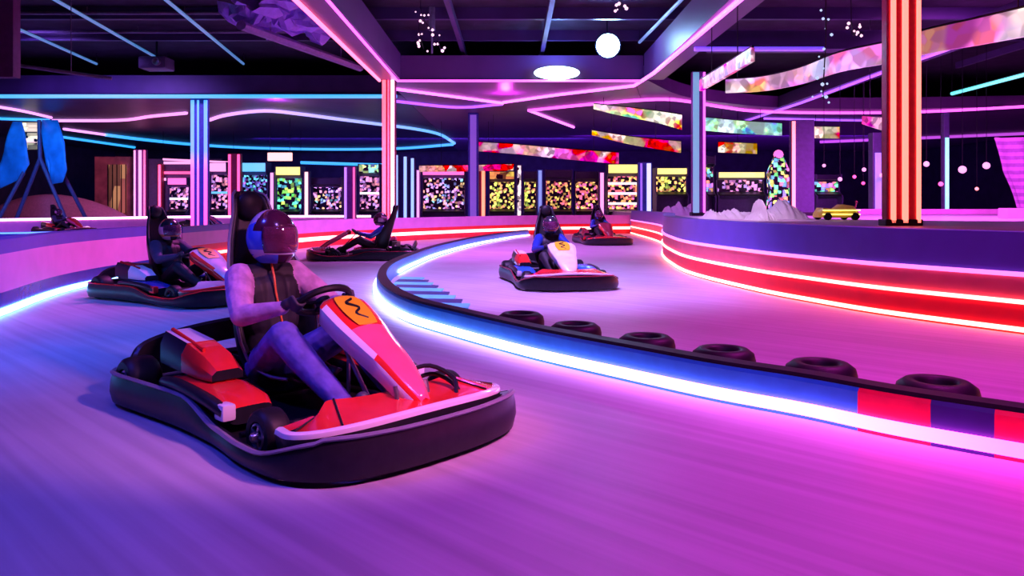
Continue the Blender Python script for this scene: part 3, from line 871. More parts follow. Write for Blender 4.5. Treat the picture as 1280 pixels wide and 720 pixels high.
def helmet_mesh(n=128):
    bm = bmesh.new()
    els = [R(-62 + 152 * i / 80) for i in range(81)]
    V = [[bm.verts.new(helmet_pt(2 * math.pi * j / n, e)) for j in range(n)] for e in els]
    for i in range(80):
        for j in range(n):
            az = (360 * (j + 0.5) / n + 180) % 360 - 180
            el = math.degrees((els[i] + els[i + 1]) / 2)
            if abs(az) < 66 and -26 < el < 20 + 6 * math.cos(R(az * 1.2)): continue
            k = (j + 1) % n
            f = bm.faces.new((V[i][j], V[i][k], V[i + 1][k], V[i + 1][j]))
            a = abs(az)
            mi = 0
            if el > 16 and a < 100 - (el - 16) * 0.2: mi = 1           # dark crown above the visor
            elif a > 56 + 0.55 * (el + 10) and -22 < el < 44 - (a - 60) * 0.25: mi = 2   # blue flash on the sides
            if -34 < el + (a - 70) * 0.22 < -26: mi = 0
            elif el < -34: mi = 2 if a > 40 else 1
            f.material_index = mi
    bmesh.ops.remove_doubles(bm, verts=bm.verts, dist=1e-5)
    bmesh.ops.recalc_face_normals(bm, faces=bm.faces)
    me = bpy.data.meshes.new('helmet'); bm.to_mesh(me); bm.free()
    me.polygons.foreach_set('use_smooth', [True] * len(me.polygons))
    return me
def visor_mesh():
    bm = bmesh.new()
    rings = []
    for i in range(14):
        el = R(-28 + 52 * i / 13)
        rings.append([helmet_pt(R(-72 + 144 * j / 24), el, 1.025) for j in range(25)])
    loft(bm, rings, False, False)
    bmesh.ops.recalc_face_normals(bm, faces=bm.faces)
    me = bpy.data.meshes.new('visor'); bm.to_mesh(me); bm.free()
    me.polygons.foreach_set('use_smooth', [True] * len(me.polygons))
    return me
HM = helmet_mesh(); VM = visor_mesh()
def visor_mat():
    m = mat('smoked_visor', (0.30, 0.07, 0.20), 0.06, noise=0.3, nscale=9, coat=0.8)
    b = m.node_tree.nodes['Principled BSDF']
    b.inputs['Transmission Weight'].default_value = 0.6
    b.inputs['IOR'].default_value = 1.25
    return m
M_VISOR = visor_mat()
M_HDARK = mat('helmet_dark', (0.06, 0.01, 0.04), 0.2, coat=0.6)
M_HBLUE = mat('helmet_blue', (0.08, 0.20, 0.95), 0.2, coat=0.6)
M_HWHITE = mat('helmet_white', (0.70, 0.66, 0.78), 0.2, coat=0.6)
M_HORAN = mat('helmet_orange', (0.85, 0.25, 0.10), 0.2, coat=0.6)
M_HPINK = mat('helmet_pink', (0.80, 0.35, 0.55), 0.2, coat=0.6)
M_HBLK = mat('helmet_black', (0.03, 0.03, 0.04), 0.2, coat=0.6)
M_ORANGE = mat('orange_piping', (0.9, 0.20, 0.04), 0.5)
M_EYEW = mat('eye_white', (0.8, 0.8, 0.8), 0.3)

def make_driver(label, loc, deg, helm, dark=False, turn=0.0):
    root = thing('person', label, 'person', (loc[0], loc[1], 0), R(deg), 'kart drivers')
    b = link('body', BODY, root)
    if dark:
        for i, m in enumerate((M_VEST, dark, M_VEST)):
            b.material_slots[i].link = 'OBJECT'; b.material_slots[i].material = m
    h = link('helmet', HM, root)
    if not HM.materials:
        for m in (M_HWHITE, M_HDARK, M_HBLUE): HM.materials.append(m)
    for i, m in enumerate(helm):
        h.material_slots[i].link = 'OBJECT'; h.material_slots[i].material = m
    md = h.modifiers.new('thickness', 'SOLIDIFY'); md.thickness = 0.012; md.offset = -1
    if not VM.materials: VM.materials.append(M_VISOR)
    v = link('visor', VM, h)
    md = v.modifiers.new('thickness', 'SOLIDIFY'); md.thickness = 0.003; md.offset = 0
    piv = Vector((-0.49, 0, 1.055)); tm_ = Matrix.Translation(piv) @ Matrix.Rotation(R(turn), 4, 'Z') @ Matrix.Translation(-piv)
    h.matrix_local = tm_
    return root
driver = None
def driver_details(root):
    bm = bmesh.new()
    tube(bm, cat([(-0.462, -0.02, 0.88), (-0.40, -0.035, 0.80), (-0.385, -0.03, 0.70), (-0.362, -0.015, 0.58), (-0.345, 0, 0.46), (-0.33, 0, 0.38)], 4), 0.007, 6)
    build('zip', bm, M_ORANGE, root)
    bm = bmesh.new()
    for s in (-1, 1):
        ball(bm, (-0.416, s * 0.034, 1.043), 0.0125, 2)
    build('eyes', bm, M_EYEW, root)
#==END==

#==KARTS_PLACED==
K = [(-1.16, 4.47, -43)]
make_kart('go_kart', 'large red and white go-kart with yellow plate, nearest the camera', K[0], K[0][2], M_RED, M_WHITE, M_BUMP, M_YEL, M_STEEL, True, 1.0, engine=M_RED, fair2=M_PINKW)  # pink lower centre of the fairing is a painted reflection
d1 = make_driver('person in mauve sleeves and black vest steering the nearest red kart', K[0], K[0][2], (M_HWHITE, M_HDARK, M_HBLUE), turn=16)
driver_details(d1)
def small(label, loc, deg, main, edge, decal, plabel, helm, dark, pod=None, s=0.97, fair=None):
    make_kart('go_kart', label, loc, deg, main, edge, M_BUMP, decal, M_DSTEEL, False, 0.91, pod=pod, fair=fair, fair2=fair, lip=edge if main is M_WHITE else M_MAROON)
    d = make_driver(plabel, loc, deg, helm, dark); d.scale = (0.93, 0.93, 0.87)
    return d
small('white and red go-kart running beside the cyan-lit barrier', (-4.25, 10.05), -32, M_WHITE, M_RED, M_YEL,
      'person with orange helmet in the white kart by the cyan-lit barrier', (M_HORAN, M_HBLK, M_HPINK), M_DSLV, M_NAVY)
small('red go-kart with big cream nose panel on the lane inside the divider', (0.70, 11.9), -80, M_RED, M_WHITE, M_YEL,
      'person in dark clothes driving the kart inside the divider bend', (M_HORAN, M_HBLK, M_HBLK), M_NAVY, M_BLUEB, fair=mat('cream_bodywork', (0.95, 0.85, 0.55), 0.3))
small('dark red go-kart seen side-on in front of the glowing red column', (-3.45, 17.3), 186, M_MAROON, M_PINKW, None,
      'person in speckled dark suit driving side-on before the red column', (M_HBLK, M_HDARK, M_HPINK), M_NAVY)
small('dark go-kart approaching at the far end of the inner lane', (2.85, 23.9), -82, M_MAROON, M_RED, None,
      'person in blue-violet suit in the kart at the far lane end', (M_HBLK, M_HDARK, M_HBLUE), M_NAVY)
small('small dark go-kart on the distant second track near the blue sails', (-19.0, 32.4), -20, M_RED, M_PINKW, None,
      'person driving alone on the distant second track below the sails', (M_HBLK, M_HDARK, M_HPINK), M_DSLV)
small('tiny blue go-kart on the second track in front of the striped light columns', (-15.0, 37.3), -15, M_NAVY, M_PINKW, None,
      'person in the tiny blue kart before the striped light columns', (M_HBLK, M_HDARK, M_HBLUE), M_DSLV)
#==END==

#==CEILING_LIGHTS==
def led_line(name, label, pts, m, r=0.045, smooth_n=0, cables=False, cat_='LED light', group=None):
    P = [Vector(p) for p in pts]
    if smooth_n: P = cat(P, smooth_n)
    o0 = P[0].copy()
    root = thing(name, label, cat_, o0, 0, group)
    Q = [p - o0 for p in P]
    bm = bmesh.new(); tube(bm, Q, r, 8); build('light_tube', bm, m, root)
    bm = bmesh.new(); tube(bm, [q + Vector((0, 0, r * 0.9)) for q in Q], r * 0.8, 6, flat=(1.2, 0.5)); build('housing', bm, M_DSTEEL, root)
    if cables:
        for q in (Q[max(1, len(Q) // 6)], Q[-max(2, len(Q) // 6)]):
            bm = bmesh.new(); tube(bm, [q, Vector((q.x, q.y, (H_CEIL if cables is True else cables) - o0.z))], 0.012, 5); build('cable', bm, M_DSTEEL, root)
    return root
h = H_SOF - 0.045
M_REDPK = led('led_red_pink', (1.0, 0.13, 0.22), 2.8)
# left corner beam edge lights (run back over the camera)
led_line('edge_light', 'red-pink LED line along the beam running to the red column', [(-4.62, 26.5, h), (-4.50, 2, h)], M_REDPK, 0.055)
led_line('edge_light', 'magenta inner LED line of the beam above the red column', [(-4.0, 26.5, h), (-3.75, 2, h)], L_MAG, 0.04)
led_line('edge_light', 'magenta LED line along the foot of the central cross beam', [(-4.0, 26.55, h), (4.6, 26.55, h)], L_MAG, 0.045)
led_line('edge_light', 'long cyan LED line along the wide beam over the second track', [(-32, 30.35, h), (-4.6, 30.35, h)], L_CYAN, 0.085)
L_MAGW = led('led_magenta_white', (1.0, 0.16, 1.0), 2.6)
led_line('edge_light', 'bright magenta LED line with a kink crossing the soffit corner', [PL(629, 128, h), PL(700, 118, h), PL(793, 107, h), (4.66, 25, h), (4.80, 16.2, h), (5.0, 2, h)], L_MAGW, 0.06)
led_line('edge_light', 'magenta LED line slanting from the red column to the soffit glow', [PL(493, 111, h), PL(629, 129, h)], L_MAGW, 0.06)
led_line('edge_light', 'blue to violet LED arc under the soffit behind the red column', [PL(491, 126, h), PL(571, 134, h), PL(628, 130, h)], L_VIO, 0.07, 6)
led_line('edge_light', 'short magenta LED branch pointing down the dark soffit', [PL(661, 138, h), PL(717, 159, h)], L_MAGW, 0.07)
led_line('edge_light', 'magenta LED line along the front edge of the ribbon screen bay', [PL(661, 138, h), PL(740, 130, h), PL(820, 124, h), PL(862, 127, h), PL(905, 134, h), PL(949, 139, h), PL(1040, 141, h), PL(1154, 139.5, h), PL(1290, 132.5, h)], L_MAG, 0.07, 5)
led_line('edge_light', 'violet LED line running forward over the striped red pillar bay', [(12.1, 39.5, h), (12.3, 32.3, h), (12.1, 24.3, h), (12.1, 12, h)], L_VIO, 0.06)
led_line('edge_light', 'faint purple LED line deep under the far bay soffit', [PL(955, 148, h), PL(1040, 150, h), PL(1120, 151, h)], L_VIO, 0.06)
L_PURP = led('led_purple', (0.55, 0.07, 0.75), 1.0)
led_line('edge_light', 'dull purple LED line across the darkest end of the bay', [PL(1025, 177, h), PL(1150, 172, h), PL(1290, 166, h)], L_PURP, 0.12)
led_line('edge_light', 'violet LED line under the short cross beam beside the bright spotlight', [PL(868, 61, h), PL(1029, 61, h)], led('led_blue_violet', (0.12, 0.05, 0.95), 1.1), 0.07)
led_line('edge_light', 'teal LED tube near the purple joists above the striped drape', [PL(1190, 117, h), PL(1285, 92, h)], L_TEAL, 0.07, cables=True)
# second track: winding lights
LW = led_gradient('led_winding', [(0.0, (0.75, 0.32, 1.0)), (0.42, (1.0, 0.28, 0.8)), (0.7, (0.5, 0.32, 1.0)), (1.0, (0.10, 0.38, 1.0))], 0, -27, -5, 1.6)
led_line('winding_light', 'pale pink LED line starting above the blue sails', [PL(-5, 133, h), PL(30, 139, h), PL(64, 147, h)], LW, 0.07, 4)
led_line('winding_light', 'cyan LED line rising to meet the pale pink line', [PL(-5, 148, h), PL(62, 150, h)], L_CYAN, 0.08)
led_line('winding_light', 'pink-white LED line running level to the blue column', [PL(66, 150.5, h), PL(150, 150, h), PL(190, 145, h), PL(233, 141, h)], LW, 0.09, 5)
led_line('winding_light', 'wavy magenta and blue LED line looping behind the red column', [PL(261, 150, h), PL(285, 143, h), PL(331, 138, h), PL(375, 142, h), PL(420, 148, h), PL(475, 155, h), PL(520, 161, h), PL(550, 168, h), PL(568, 179, h)], LW, 0.10, 5)
led_line('winding_light', 'long cyan LED line sweeping under the deep soffit', [PL(132, 168, h), PL(180, 174, h), PL(241, 180, h), PL(320, 184.5, h), PL(420, 186.2, h), PL(500, 185, h), PL(566, 180, h)], L_CYAN, 0.13, 5)
led_line('winding_light', 'pink-lit LED line parallel above the long cyan sweep', [PL(80, 161, h), PL(130, 168, h), PL(140, 170, h)], LW, 0.09, 4)
led_line('winding_light', 'short cyan LED line ending over the white doorway', [PL(78, 171, h), PL(120, 177, h), PL(168, 184, h)], L_CYAN, 0.10, 4)
# roof neon tubes
for j, (a, b, lab) in enumerate([((-12.3, 20, 6.78), (-13.6, 30, 6.78), 'middle cyan neon tube on the roof over the wide beam'),
                                 ((-9.3, 20, 6.78), (-10.6, 30, 6.78), 'cyan neon tube on the roof nearest the red-pink beam'),
                                 ((-15.6, 24, 6.78), (-16.4, 30, 6.78), 'short cyan neon tube on the roof farthest from the red-pink beam'),
                                 ((4.36, 26, 6.78), (4.7, 18, 6.78), 'blue neon tube on the roof behind the bright spotlight')]):
    led_line('neon_tube', lab, [a, b], led('led_deep_cyan', (0.02, 0.22, 0.5), 0.8), 0.05, cables=H_CEIL)
# pipes under the roof
for a, b, lab in (((-17, 22.9, 7.0), (-8.6, 22.9, 7.0), 'slim grey pipe under the roof nearest the camera'), ((-20, 25.4, 7.0), (-5, 25.4, 7.0), 'slim grey pipe under the roof crossing the neon tubes'), ((-17, 18.3, 5.3), (-11, 20.9, 4.7), 'sloping grey pipe beside the dark corner column')):
    bm = bmesh.new(); tube(bm, [Vector(a), Vector(b)], 0.05, 8)
    for t in (0.15, 0.5, 0.85):
        p = Vector(a).lerp(Vector(b), t); tube(bm, [p, Vector((p.x, p.y, H_CEIL))], 0.012, 5)
    tag(build('roof_pipe', bm, mat('grey_pipe', (0.30, 0.26, 0.36), 0.4, 0.4)), lab, 'pipe')
for j, (p, q, lab) in enumerate([((540, -5), (540, 38), 'pale hanging pipe over the central cross beam'), ((878, -5), (855, 40), 'short dark pipe hanging near the spotlight')]):
    Y = 23 if j == 0 else 24
    bm = bmesh.new(); a = Vector(D(*p, Y)); b = Vector(D(*q, Y)); a.z = H_CEIL; tube(bm, [a, b], 0.10, 10); tube(bm, [b, b - Vector((0, 0, 0.7))], 0.03, 6)
    tag(build('roof_duct', bm, mat('pale_duct', (0.35, 0.4, 0.5), 0.35, 0.5)), lab, 'pipe')
# stage spotlight
sp = Vector(D(760, 57, 24.5))
root = thing('stage_spotlight', 'blazing blue-white stage spotlight under the roof', 'spotlight', sp)
bm = bmesh.new(); lathe(bm, [(0.12, 0.6), (0.25, 0.5), (0.38, 0.1), (0.42, 0.0), (0.38, 0.0), (0.3, 0.1)], (0, 0, 0), (0, 1, 0.1), 24); build('lamp_housing', bm, M_DSTEEL, root)
bm = bmesh.new(); lathe(bm, [(0.001, -0.16), (0.18, -0.13), (0.3, -0.06), (0.38, 0.01), (0.3, 0.02)], (0, 0, 0), (0, 1, 0.1), 24); build('lens', bm, led('led_spot', (0.35, 0.65, 1.0), 60), root)
bm = bmesh.new(); tube(bm, [(0, 0.2, 0.2), (0, 0.2, H_CEIL - sp.z)], 0.03, 8); tube(bm, [(-0.3, 0.15, 0), (-0.3, 0.15, 0.35), (0.3, 0.15, 0.35), (0.3, 0.15, 0)], 0.02, 6); build('yoke', bm, M_DSTEEL, root)
lamp('spotlight_glow', 'POINT', sp + Vector((0, -0.5, -0.1)), None, 55, (0.03, 0.12, 1.0), 0.25)
# added glowing oval imitating blue-white light spilled on the cross beam
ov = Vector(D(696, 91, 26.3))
root = thing('oval_light_spill', 'glowing oval imitating blue-white light spilled on the central cross beam', 'light spill', ov)
bm = bmesh.new(); ball(bm, (0, 0, 0), 1.0, 3, (0.80, 0.12, 0.24)); build('spill_patch', bm, led('oval_spill', (0.55, 0.85, 1.0), 5), root)
bm = bmesh.new(); box(bm, (0, 0.16, 0), (1.3, 0.22, 0.3), bevel=0.05); build('lamp_housing', bm, M_DSTEEL, root)  # added backing box behind the light-spill oval
lamp('oval_glow', 'POINT', ov + Vector((0, -0.45, 0.05)), None, 90, (0.10, 0.25, 1.0), 0.2)  # added point lamp, spreads the spill over the beam face
lamp('magenta_glow', 'POINT', Vector(PL(632, 129, 5.2)), None, 130, (1.0, 0.06, 0.9), 0.2)
lamp('magenta_glow', 'POINT', Vector(PL(345, 137, 5.2)), None, 150, (0.9, 0.10, 0.9), 0.2)
# LED ribbon screens
def ribbon(label, pts, m, half, n=6, cable=H_CEIL):
    P = cat([Vector(p) for p in pts], n); o0 = P[0].copy(); Q = [p - o0 for p in P]
    root = thing('ribbon_screen', label, 'LED screen', o0)
    hs = half if isinstance(half, (list, tuple)) else [half] * 2
    bm = bmesh.new(); rings = []
    for i, p in enumerate(Q):
        t = (Q[min(i + 1, len(Q) - 1)] - Q[max(i - 1, 0)]); t.z = 0; t.normalize(); nn = Vector((-t.y, t.x, 0))
        u = i / (len(Q) - 1); hh = hs[0] + (hs[1] - hs[0]) * u
        rings.append([p + nn * 0.04 + Vector((0, 0, -hh)), p + nn * 0.04 + Vector((0, 0, hh)), p - nn * 0.04 + Vector((0, 0, hh)), p - nn * 0.04 + Vector((0, 0, -hh))])
    loft(bm, rings, mi=lambda i, j: 0)
    build('screen', bm, m, root)
    bm = bmesh.new(); tube(bm, [q + Vector((0, 0, hs[0] + (hs[1] - hs[0]) * (i / (len(Q) - 1)) + 0.02)) for i, q in enumerate(Q)], 0.03, 6); build('top_frame', bm, M_DSTEEL, root)
    for q in (Q[2], Q[-3]):
        bm = bmesh.new(); tube(bm, [q, Vector((q.x, q.y, cable - o0.z))], 0.012, 5); build('cable', bm, M_DSTEEL, root)
def blob_screen(name, hue, span, sat, scale, strength, rnd):
    return screen_mat(name, hue, span, scale, strength, sat, (1, 1, 1), rnd)
S1 = blob_screen('screen_pastel', 0.74, 0.36, 0.75, 1.5, 1.9, 1.0)
S2 = blob_screen('screen_pink', 0.86, 0.12, 1.0, 2.2, 1.8, 3.0)
S3 = blob_screen('screen_mix', 0.80, 0.75, 0.9, 1.5, 2.2, 5.0)
S4 = screen_mat('screen_warm', 0.86, 0.30, 1.8, 2.0, 1.1, (1, 1, 1), 7.0)
S5 = screen_mat('screen_green', 0.22, 0.45, 1.8, 2.0, 0.75, (1, 1, 1), 9.0)
ribbon('long curved ribbon screen of pastel pictures sweeping past the striped red pillar', [PL(907, 108, 4.28), PL(953, 105, 4.28), PL(1001, 95, 4.28), PL(1050, 78, 4.28), PL(1110, 66, 4.28), PL(1162, 52, 4.28), PL(1223, 40, 4.28), PL(1300, 24, 4.28)], S1, [0.17, 0.24])
ribbon('short slanting pink ribbon screen beside the long pastel one', [PL(876, 107, 4.28), PL(905, 90, 4.28), PL(941, 68, 4.28)], S2, [0.14, 0.14], 4)
ribbon('pink ribbon screen hanging over the far arcade columns', [D(594, 183, 37), D(650, 187, 37), D(700, 192, 36.5), D(773, 198, 35)], blob_screen('screen_far', 0.82, 0.26, 1.2, 1.6, 1.9, 2.2), [0.22, 0.26], 5, H_SOF)
ribbon('upper multicoloured ticker screen under the magenta line', [D(742, 133, 31), D(770, 138, 31), D(820, 146, 31), D(852, 153, 30.5)], S3, [0.10, 0.30], 4, H_SOF)
ribbon('upper mint-lit ticker screen beside the teal column', [D(881, 155, 35), D(925, 159, 35), D(977, 162, 35)], S5, [0.30, 0.28], 4, H_SOF)
ribbon('square-ended yellow ticker screen by the coral edged pillar', [D(990, 165, 36), D(1049, 166, 36)], S4, [0.27, 0.27], 4, H_SOF)
ribbon('lower hot pink ticker screen above the far blue posts', [D(740, 166, 33), D(790, 176, 33), D(851, 184, 33)], S4, [0.10, 0.24], 4, H_SOF)
ribbon('lower amber ticker screen beside the teal column', [D(898, 184, 36), D(946, 186, 36)], screen_mat('screen_amber', 0.98, 0.18, 2.5, 1.9, 1.0, (1, 1, 1), 4), [0.24, 0.24], 4, H_SOF)
ribbon('small round-ended pink screen tucked beside the striped red pillar', [D(1078, 150, 24), D(1097, 154, 24), D(1116, 157, 24)], S2, [0.12, 0.24], 4)
ribbon('thin orange and cyan ticker over the sparkling curtains', [D(524, 211, 40), D(580, 210.5, 40), D(642, 209, 40)], screen_mat('screen_orange', 0.92, 0.16, 2.5, 1.9, 1.3, (1, 1, 1), 2), [0.16, 0.16], 4, H_SOF)
# hanging fairy light strands
def strand(label, pts, m, n=14, br=0.045):
    P = [Vector(p) for p in pts]; o0 = P[0].copy(); o0.z = H_CEIL
    root = thing('fairy_lights', label, 'string light', o0)
    Q = [Vector((0, 0, 0))] + [p - o0 for p in P]
    bm = bmesh.new(); tube(bm, cat(Q, 4), 0.012, 5); build('cable', bm, M_DSTEEL, root)
    bm = bmesh.new(); C = cat(Q[1:], n)
    for k in range(0, len(C), max(1, len(C) // n)):
        p = C[k]; ball(bm, p + Vector((random.uniform(-.16, .16), random.uniform(-.1, .1), random.uniform(-.08, .08))), br * random.uniform(0.5, 1.2), 1)
    b = build('bulb_cluster', bm, m, root); b['kind'] = 'stuff'
LB = led('bulb_pink', (1.0, 0.55, 0.75), 1.6)
strand('strand of tiny pink bulbs dangling over the central cross beam', [D(526, 12, 22), D(532, 28, 22), D(545, 45, 22), D(552, 66, 22)], LB)
strand('short strand of pink bulbs dangling below the first pink strand', [D(524, 40, 24), D(530, 62, 24)], LB, 6)
strand('bead strand hanging before the pastel ribbon screen', [D(1032, 2, 13.5), D(1032, 50, 13.5), D(1029, 108, 13.5), D(1029, 125, 13.5)], led('bulb_cool', (0.5, 0.7, 1.0), 1.0), 16, 0.03)
strand('tiny cluster of pink bulbs high beside the spotlight', [D(776, 6, 20), D(776, 14, 20)], LB, 5)
strand('pink bulb strand over the pastel ribbon screen', [D(1064, 28, 14), D(1070, 40, 14), D(1078, 46, 14)], LB, 7, 0.03)
# crumpled foil hanging under the roof and projector
bm = bmesh.new()
NX, NY = 30, 16
rr = []
for i in range(NX):
    row = []
    for j in range(NY):
        u, v = i / (NX - 1), j / (NY - 1)
        x = -7.6 + 3.0 * u + 0.5 * math.sin(v * 9); y = 19.2 + 3.6 * v
        z = 6.35 + 0.18 * math.sin(u * 13 + v * 5) + 0.15 * math.sin(v * 17 - u * 9) + random.uniform(-0.09, 0.09) + 0.3 * abs(u - 0.5)
        row.append(Vector((x + random.uniform(-.1, .1), y, z)))
    rr.append(row)
loft(bm, rr, False, False)
for x, y in ((-7.0, 19.8), (-5.0, 22.3), (-6.0, 21)): tube(bm, [(x, y, 6.3), (x, y, H_CEIL)], 0.01, 5)
o = build('crumpled_drape', bm, mat('violet_foil', (0.42, 0.25, 0.95), 0.35, 0.2), smooth=False)
md = o.modifiers.new('thickness', 'SOLIDIFY'); md.thickness = 0.02
tag(o, 'crumpled violet foil drape under the roof beside the red-pink beam', 'drape')
root = thing('ceiling_projector', 'dark projector hanging above the wide beam', 'projector', D(196, 80, 27))
bm = bmesh.new(); box(bm, (0, 0, 0), (0.95, 0.8, 0.42), bevel=0.06); build('housing', bm, mat('projector_body', (0.12, 0.09, 0.2), 0.4), root)
bm = bmesh.new(); lathe(bm, [(0.13, 0), (0.13, 0.15), (0.10, 0.15), (0.001, 0.08)], (0.2, -0.38, 0), (0, -1, 0), 16); build('lens', bm, M_STEEL, root)
bm = bmesh.new(); tube(bm, [(0, 0, 0.2), (0, 0, H_CEIL - root.location.z)], 0.04, 8); build('mount_pole', bm, M_DSTEEL, root)
bm = bmesh.new(); tube(bm, [Vector((-7.2, 20.2, 6.0)), Vector((-5.3, 26.5, 6.0))], 0.16, 8, flat=(1, 0.8))
for t in (0.2, 0.8):
    p = Vector((-7.2, 20.2, 6.0)).lerp(Vector((-5.3, 26.5, 6.0)), t); tube(bm, [p, Vector((p.x, p.y, H_CEIL))], 0.015, 5)
tag(build('roof_duct', bm, mat('violet_duct', (0.30, 0.20, 0.50), 0.4)), 'violet air duct slanting down towards the red column', 'duct')
#==END==

#==COLUMNS==
def column(label, x, y, w, h, m, strips, z0=0.0, depth=None, name='light_column', tilt=0):
    """strips: (dx, width, material, z0, z1)"""
    depth = depth or w
    root = thing(name, label, 'column', (x, y, z0))
    if tilt: root.rotation_euler = (0, R(tilt), 0)
    bm = bmesh.new(); box(bm, (0, 0, h / 2), (w, depth, h), bevel=min(0.03, w * 0.1)); build('post', bm, m, root, False)
    bm = bmesh.new(); box(bm, (0, 0, 0.06), (w + 0.08, depth + 0.08, 0.12), bevel=0.02); build('base_plate', bm, M_DSTEEL, root, False)
    for dx, sw, sm, a, b in strips:
        bm = bmesh.new(); box(bm, (dx, -depth / 2 - 0.02, (a + b) / 2), (sw, 0.04, b - a), bevel=0.008); build('led_strip', bm, sm, root, False)
    return root
M_COLRED = mat('dark_red_post', (0.30, 0.02, 0.06), 0.4)
M_COLBLU = mat('blue_post', (0.05, 0.10, 0.45), 0.4)
M_COLPUR = mat('purple_post', (0.22, 0.05, 0.32), 0.4)
L_RW = led('led_red_core', (1.0, 0.13, 0.09), 3.6)
column('slim red LED column standing behind the far barrier at the beam corner', -4.34, 26.9, 0.44, H_SOF, M_COLRED, [(-0.15, 0.13, led('led_red_orange', (1.0, 0.10, 0.10), 2.2), 0.3, H_SOF), (0.15, 0.12, L_PINK, 0.3, H_SOF), (0.0, 0.06, L_REDLINE, 0.3, H_SOF)])
column('wide dark red pillar with three glowing red LED lines on the platform', 6.95, 13.6, 0.58, H_CEIL - 0.86, mat('red_pillar_paint', (0.55, 0.02, 0.06), 0.4),
       [(-0.19, 0.085, L_RW, 0.05, 6.3), (0.02, 0.10, L_RW, 0.05, 6.3), (0.26, 0.07, L_RW, 0.05, 6.3)], 0.86, 0.22)
LGB = led_gradient('led_blue_to_red', [(0.0, (1.0, 0.05, 0.25)), (0.45, (0.8, 0.1, 0.7)), (0.6, (0.05, 0.25, 1.0)), (1.0, (0.05, 0.3, 1.0))], 2, 0.3, 5.5, 1.8)
column('pair column glowing blue above and red below under the wide beam', -12.80, 31.2, 0.72, H_SOF, M_COLBLU, [(-0.28, 0.14, LGB, 0.2, 5.5), (-0.05, 0.08, LGB, 0.2, 5.5), (0.26, 0.14, LGB, 0.2, 5.5)], 0, 0.15)
column('dark blue column beside the arcade between curtains', -1.85, 36.5, 0.5, H_SOF, M_COLBLU, [(0, 0.3, led('led_navy', (0.04, 0.06, 0.6), 0.6), 0.2, 5.5)])
column('teal and magenta striped column on the platform by the ticker screens', 6.12, 25, 0.42, H_SOF - 0.86, M_COLPUR, [(-0.10, 0.2, led('led_teal_dim', (0.02, 0.35, 0.5), 0.9), 0.1, 4.7), (0.17, 0.07, L_MAG, 0.1, 4.7)], 0.86, 0.25)
column('broad dark pillar with coral LED edge on the platform', 9.72, 25.5, 0.75, 3.2, M_DARKP, [(-0.33, 0.11, L_RW, 0.0, 3.15)], 0.86, 0.3)
column('thin teal LED post in the dark bay', 17.1, 30, 0.22, 4.0, M_DARKP, [(0, 0.14, L_TEAL, 0.1, 3.0)], 0.86)
column('royal blue LED post in the dark bay beside the striped red pillar', 14.35, 30, 0.4, 3.2, M_DARKP, [(0, 0.25, led('led_royal', (0.03, 0.16, 0.8), 0.9), 0.0, 2.4)], 0.86)
column('dark plum corner column beside the roof neon tubes', -10.4, 15.5, 0.8, H_CEIL, M_COLPUR, []) if False else None
# far columns among the arcade
LRF = led('led_red_far', (1.0, 0.06, 0.22), 2.0); LPF = led('led_pinkw_far', (1.0, 0.35, 0.75), 1.3); LBF = led('led_blue_far', (0.25, 0.45, 1.0), 1.5); LOF = led('led_orange_far', (1.0, 0.22, 0.08), 2.2)
def colpx(label, x, y0, Y, wpx, m, strips, name='light_column'):
    w = wpx * Y / 950; X = (x - 640) * Y / 950; hh = 1.25 + (255 - y0) * Y / 950
    return column(label, X, Y, w, hh, m, [(dx * w, sw * w, sm, 0.2, hh - 0.05) for dx, sw, sm in strips], 0, 0.3, name)
colpx('white-pink doorpost column farthest along the second track', 176, 187, 46, 15, M_COLPUR, [(-0.4, 0.14, LPF), (0.05, 0.25, LPF), (0.42, 0.16, LRF)])
colpx('single red LED post of the red doorway', 201, 205, 46, 6, M_COLRED, [(0, 0.5, LRF)])
colpx('dark red double post beside the seat of the main driver', 294, 192, 40, 16, M_COLRED, [(-0.35, 0.2, LRF), (0.35, 0.2, LRF)])
colpx('white LED post at the near edge of the colourful game wall', 341, 215, 41, 6, M_DARKP, [(0, 0.6, LPF)])
colpx('pale orange LED post at the far edge of the colourful game wall', 384, 214, 41, 8, M_DARKP, [(0, 0.5, led('led_peach', (1.0, 0.5, 0.45), 1.8))])
colpx('violet and red kiosk column beside the slim red LED column', 438, 208, 39, 15, M_COLPUR, [(-0.35, 0.2, led('led_lilac', (0.5, 0.2, 1.0), 1.2)), (0.35, 0.16, LRF)])
for k, (x, lab) in enumerate(((496, 'first'), (507, 'second'), (516, 'third'))):
    colpx(lab + ' icy blue tube counted from the slim red LED column', x, 193 + k * 2, 42, 6, M_DARKP, [(0, 0.6, LBF)], 'light_tube')
colpx('mauve LED post beside the icy blue tubes', 523, 212, 42, 5, M_COLPUR, [(0, 0.6, led('led_mauve', (0.9, 0.3, 0.8), 1.5))])
colpx('orange and red LED column beside the dark blue column', 600, 212, 41, 14, M_COLRED, [(-0.35, 0.2, LRF), (0.3, 0.3, LOF)])
colpx('sparkling white LED post among the yellow light curtains', 649, 206, 41, 7, M_DARKP, [(0, 0.6, sparkle('led_sparkle', 0.85, 0.2, 5, 0.2, 3, 0.3))])
colpx('blue LED post between yellow and red light curtains', 675, 212, 41, 7, M_COLBLU, [(0, 0.6, led('led_steel', (0.15, 0.3, 0.8), 1.0))])
colpx('pink LED post behind the farthest kart on the lane', 752, 215, 40, 7, M_COLPUR, [(0, 0.6, LPF)])
colpx('blue-white column beside the stacked white screens', 806, 203, 34, 17, M_COLBLU, [(0.25, 0.3, led('led_ice', (0.45, 0.5, 1.0), 1.6)), (-0.3, 0.15, led('led_indigo', (0.2, 0.1, 0.8), 1.0))])
#==END==

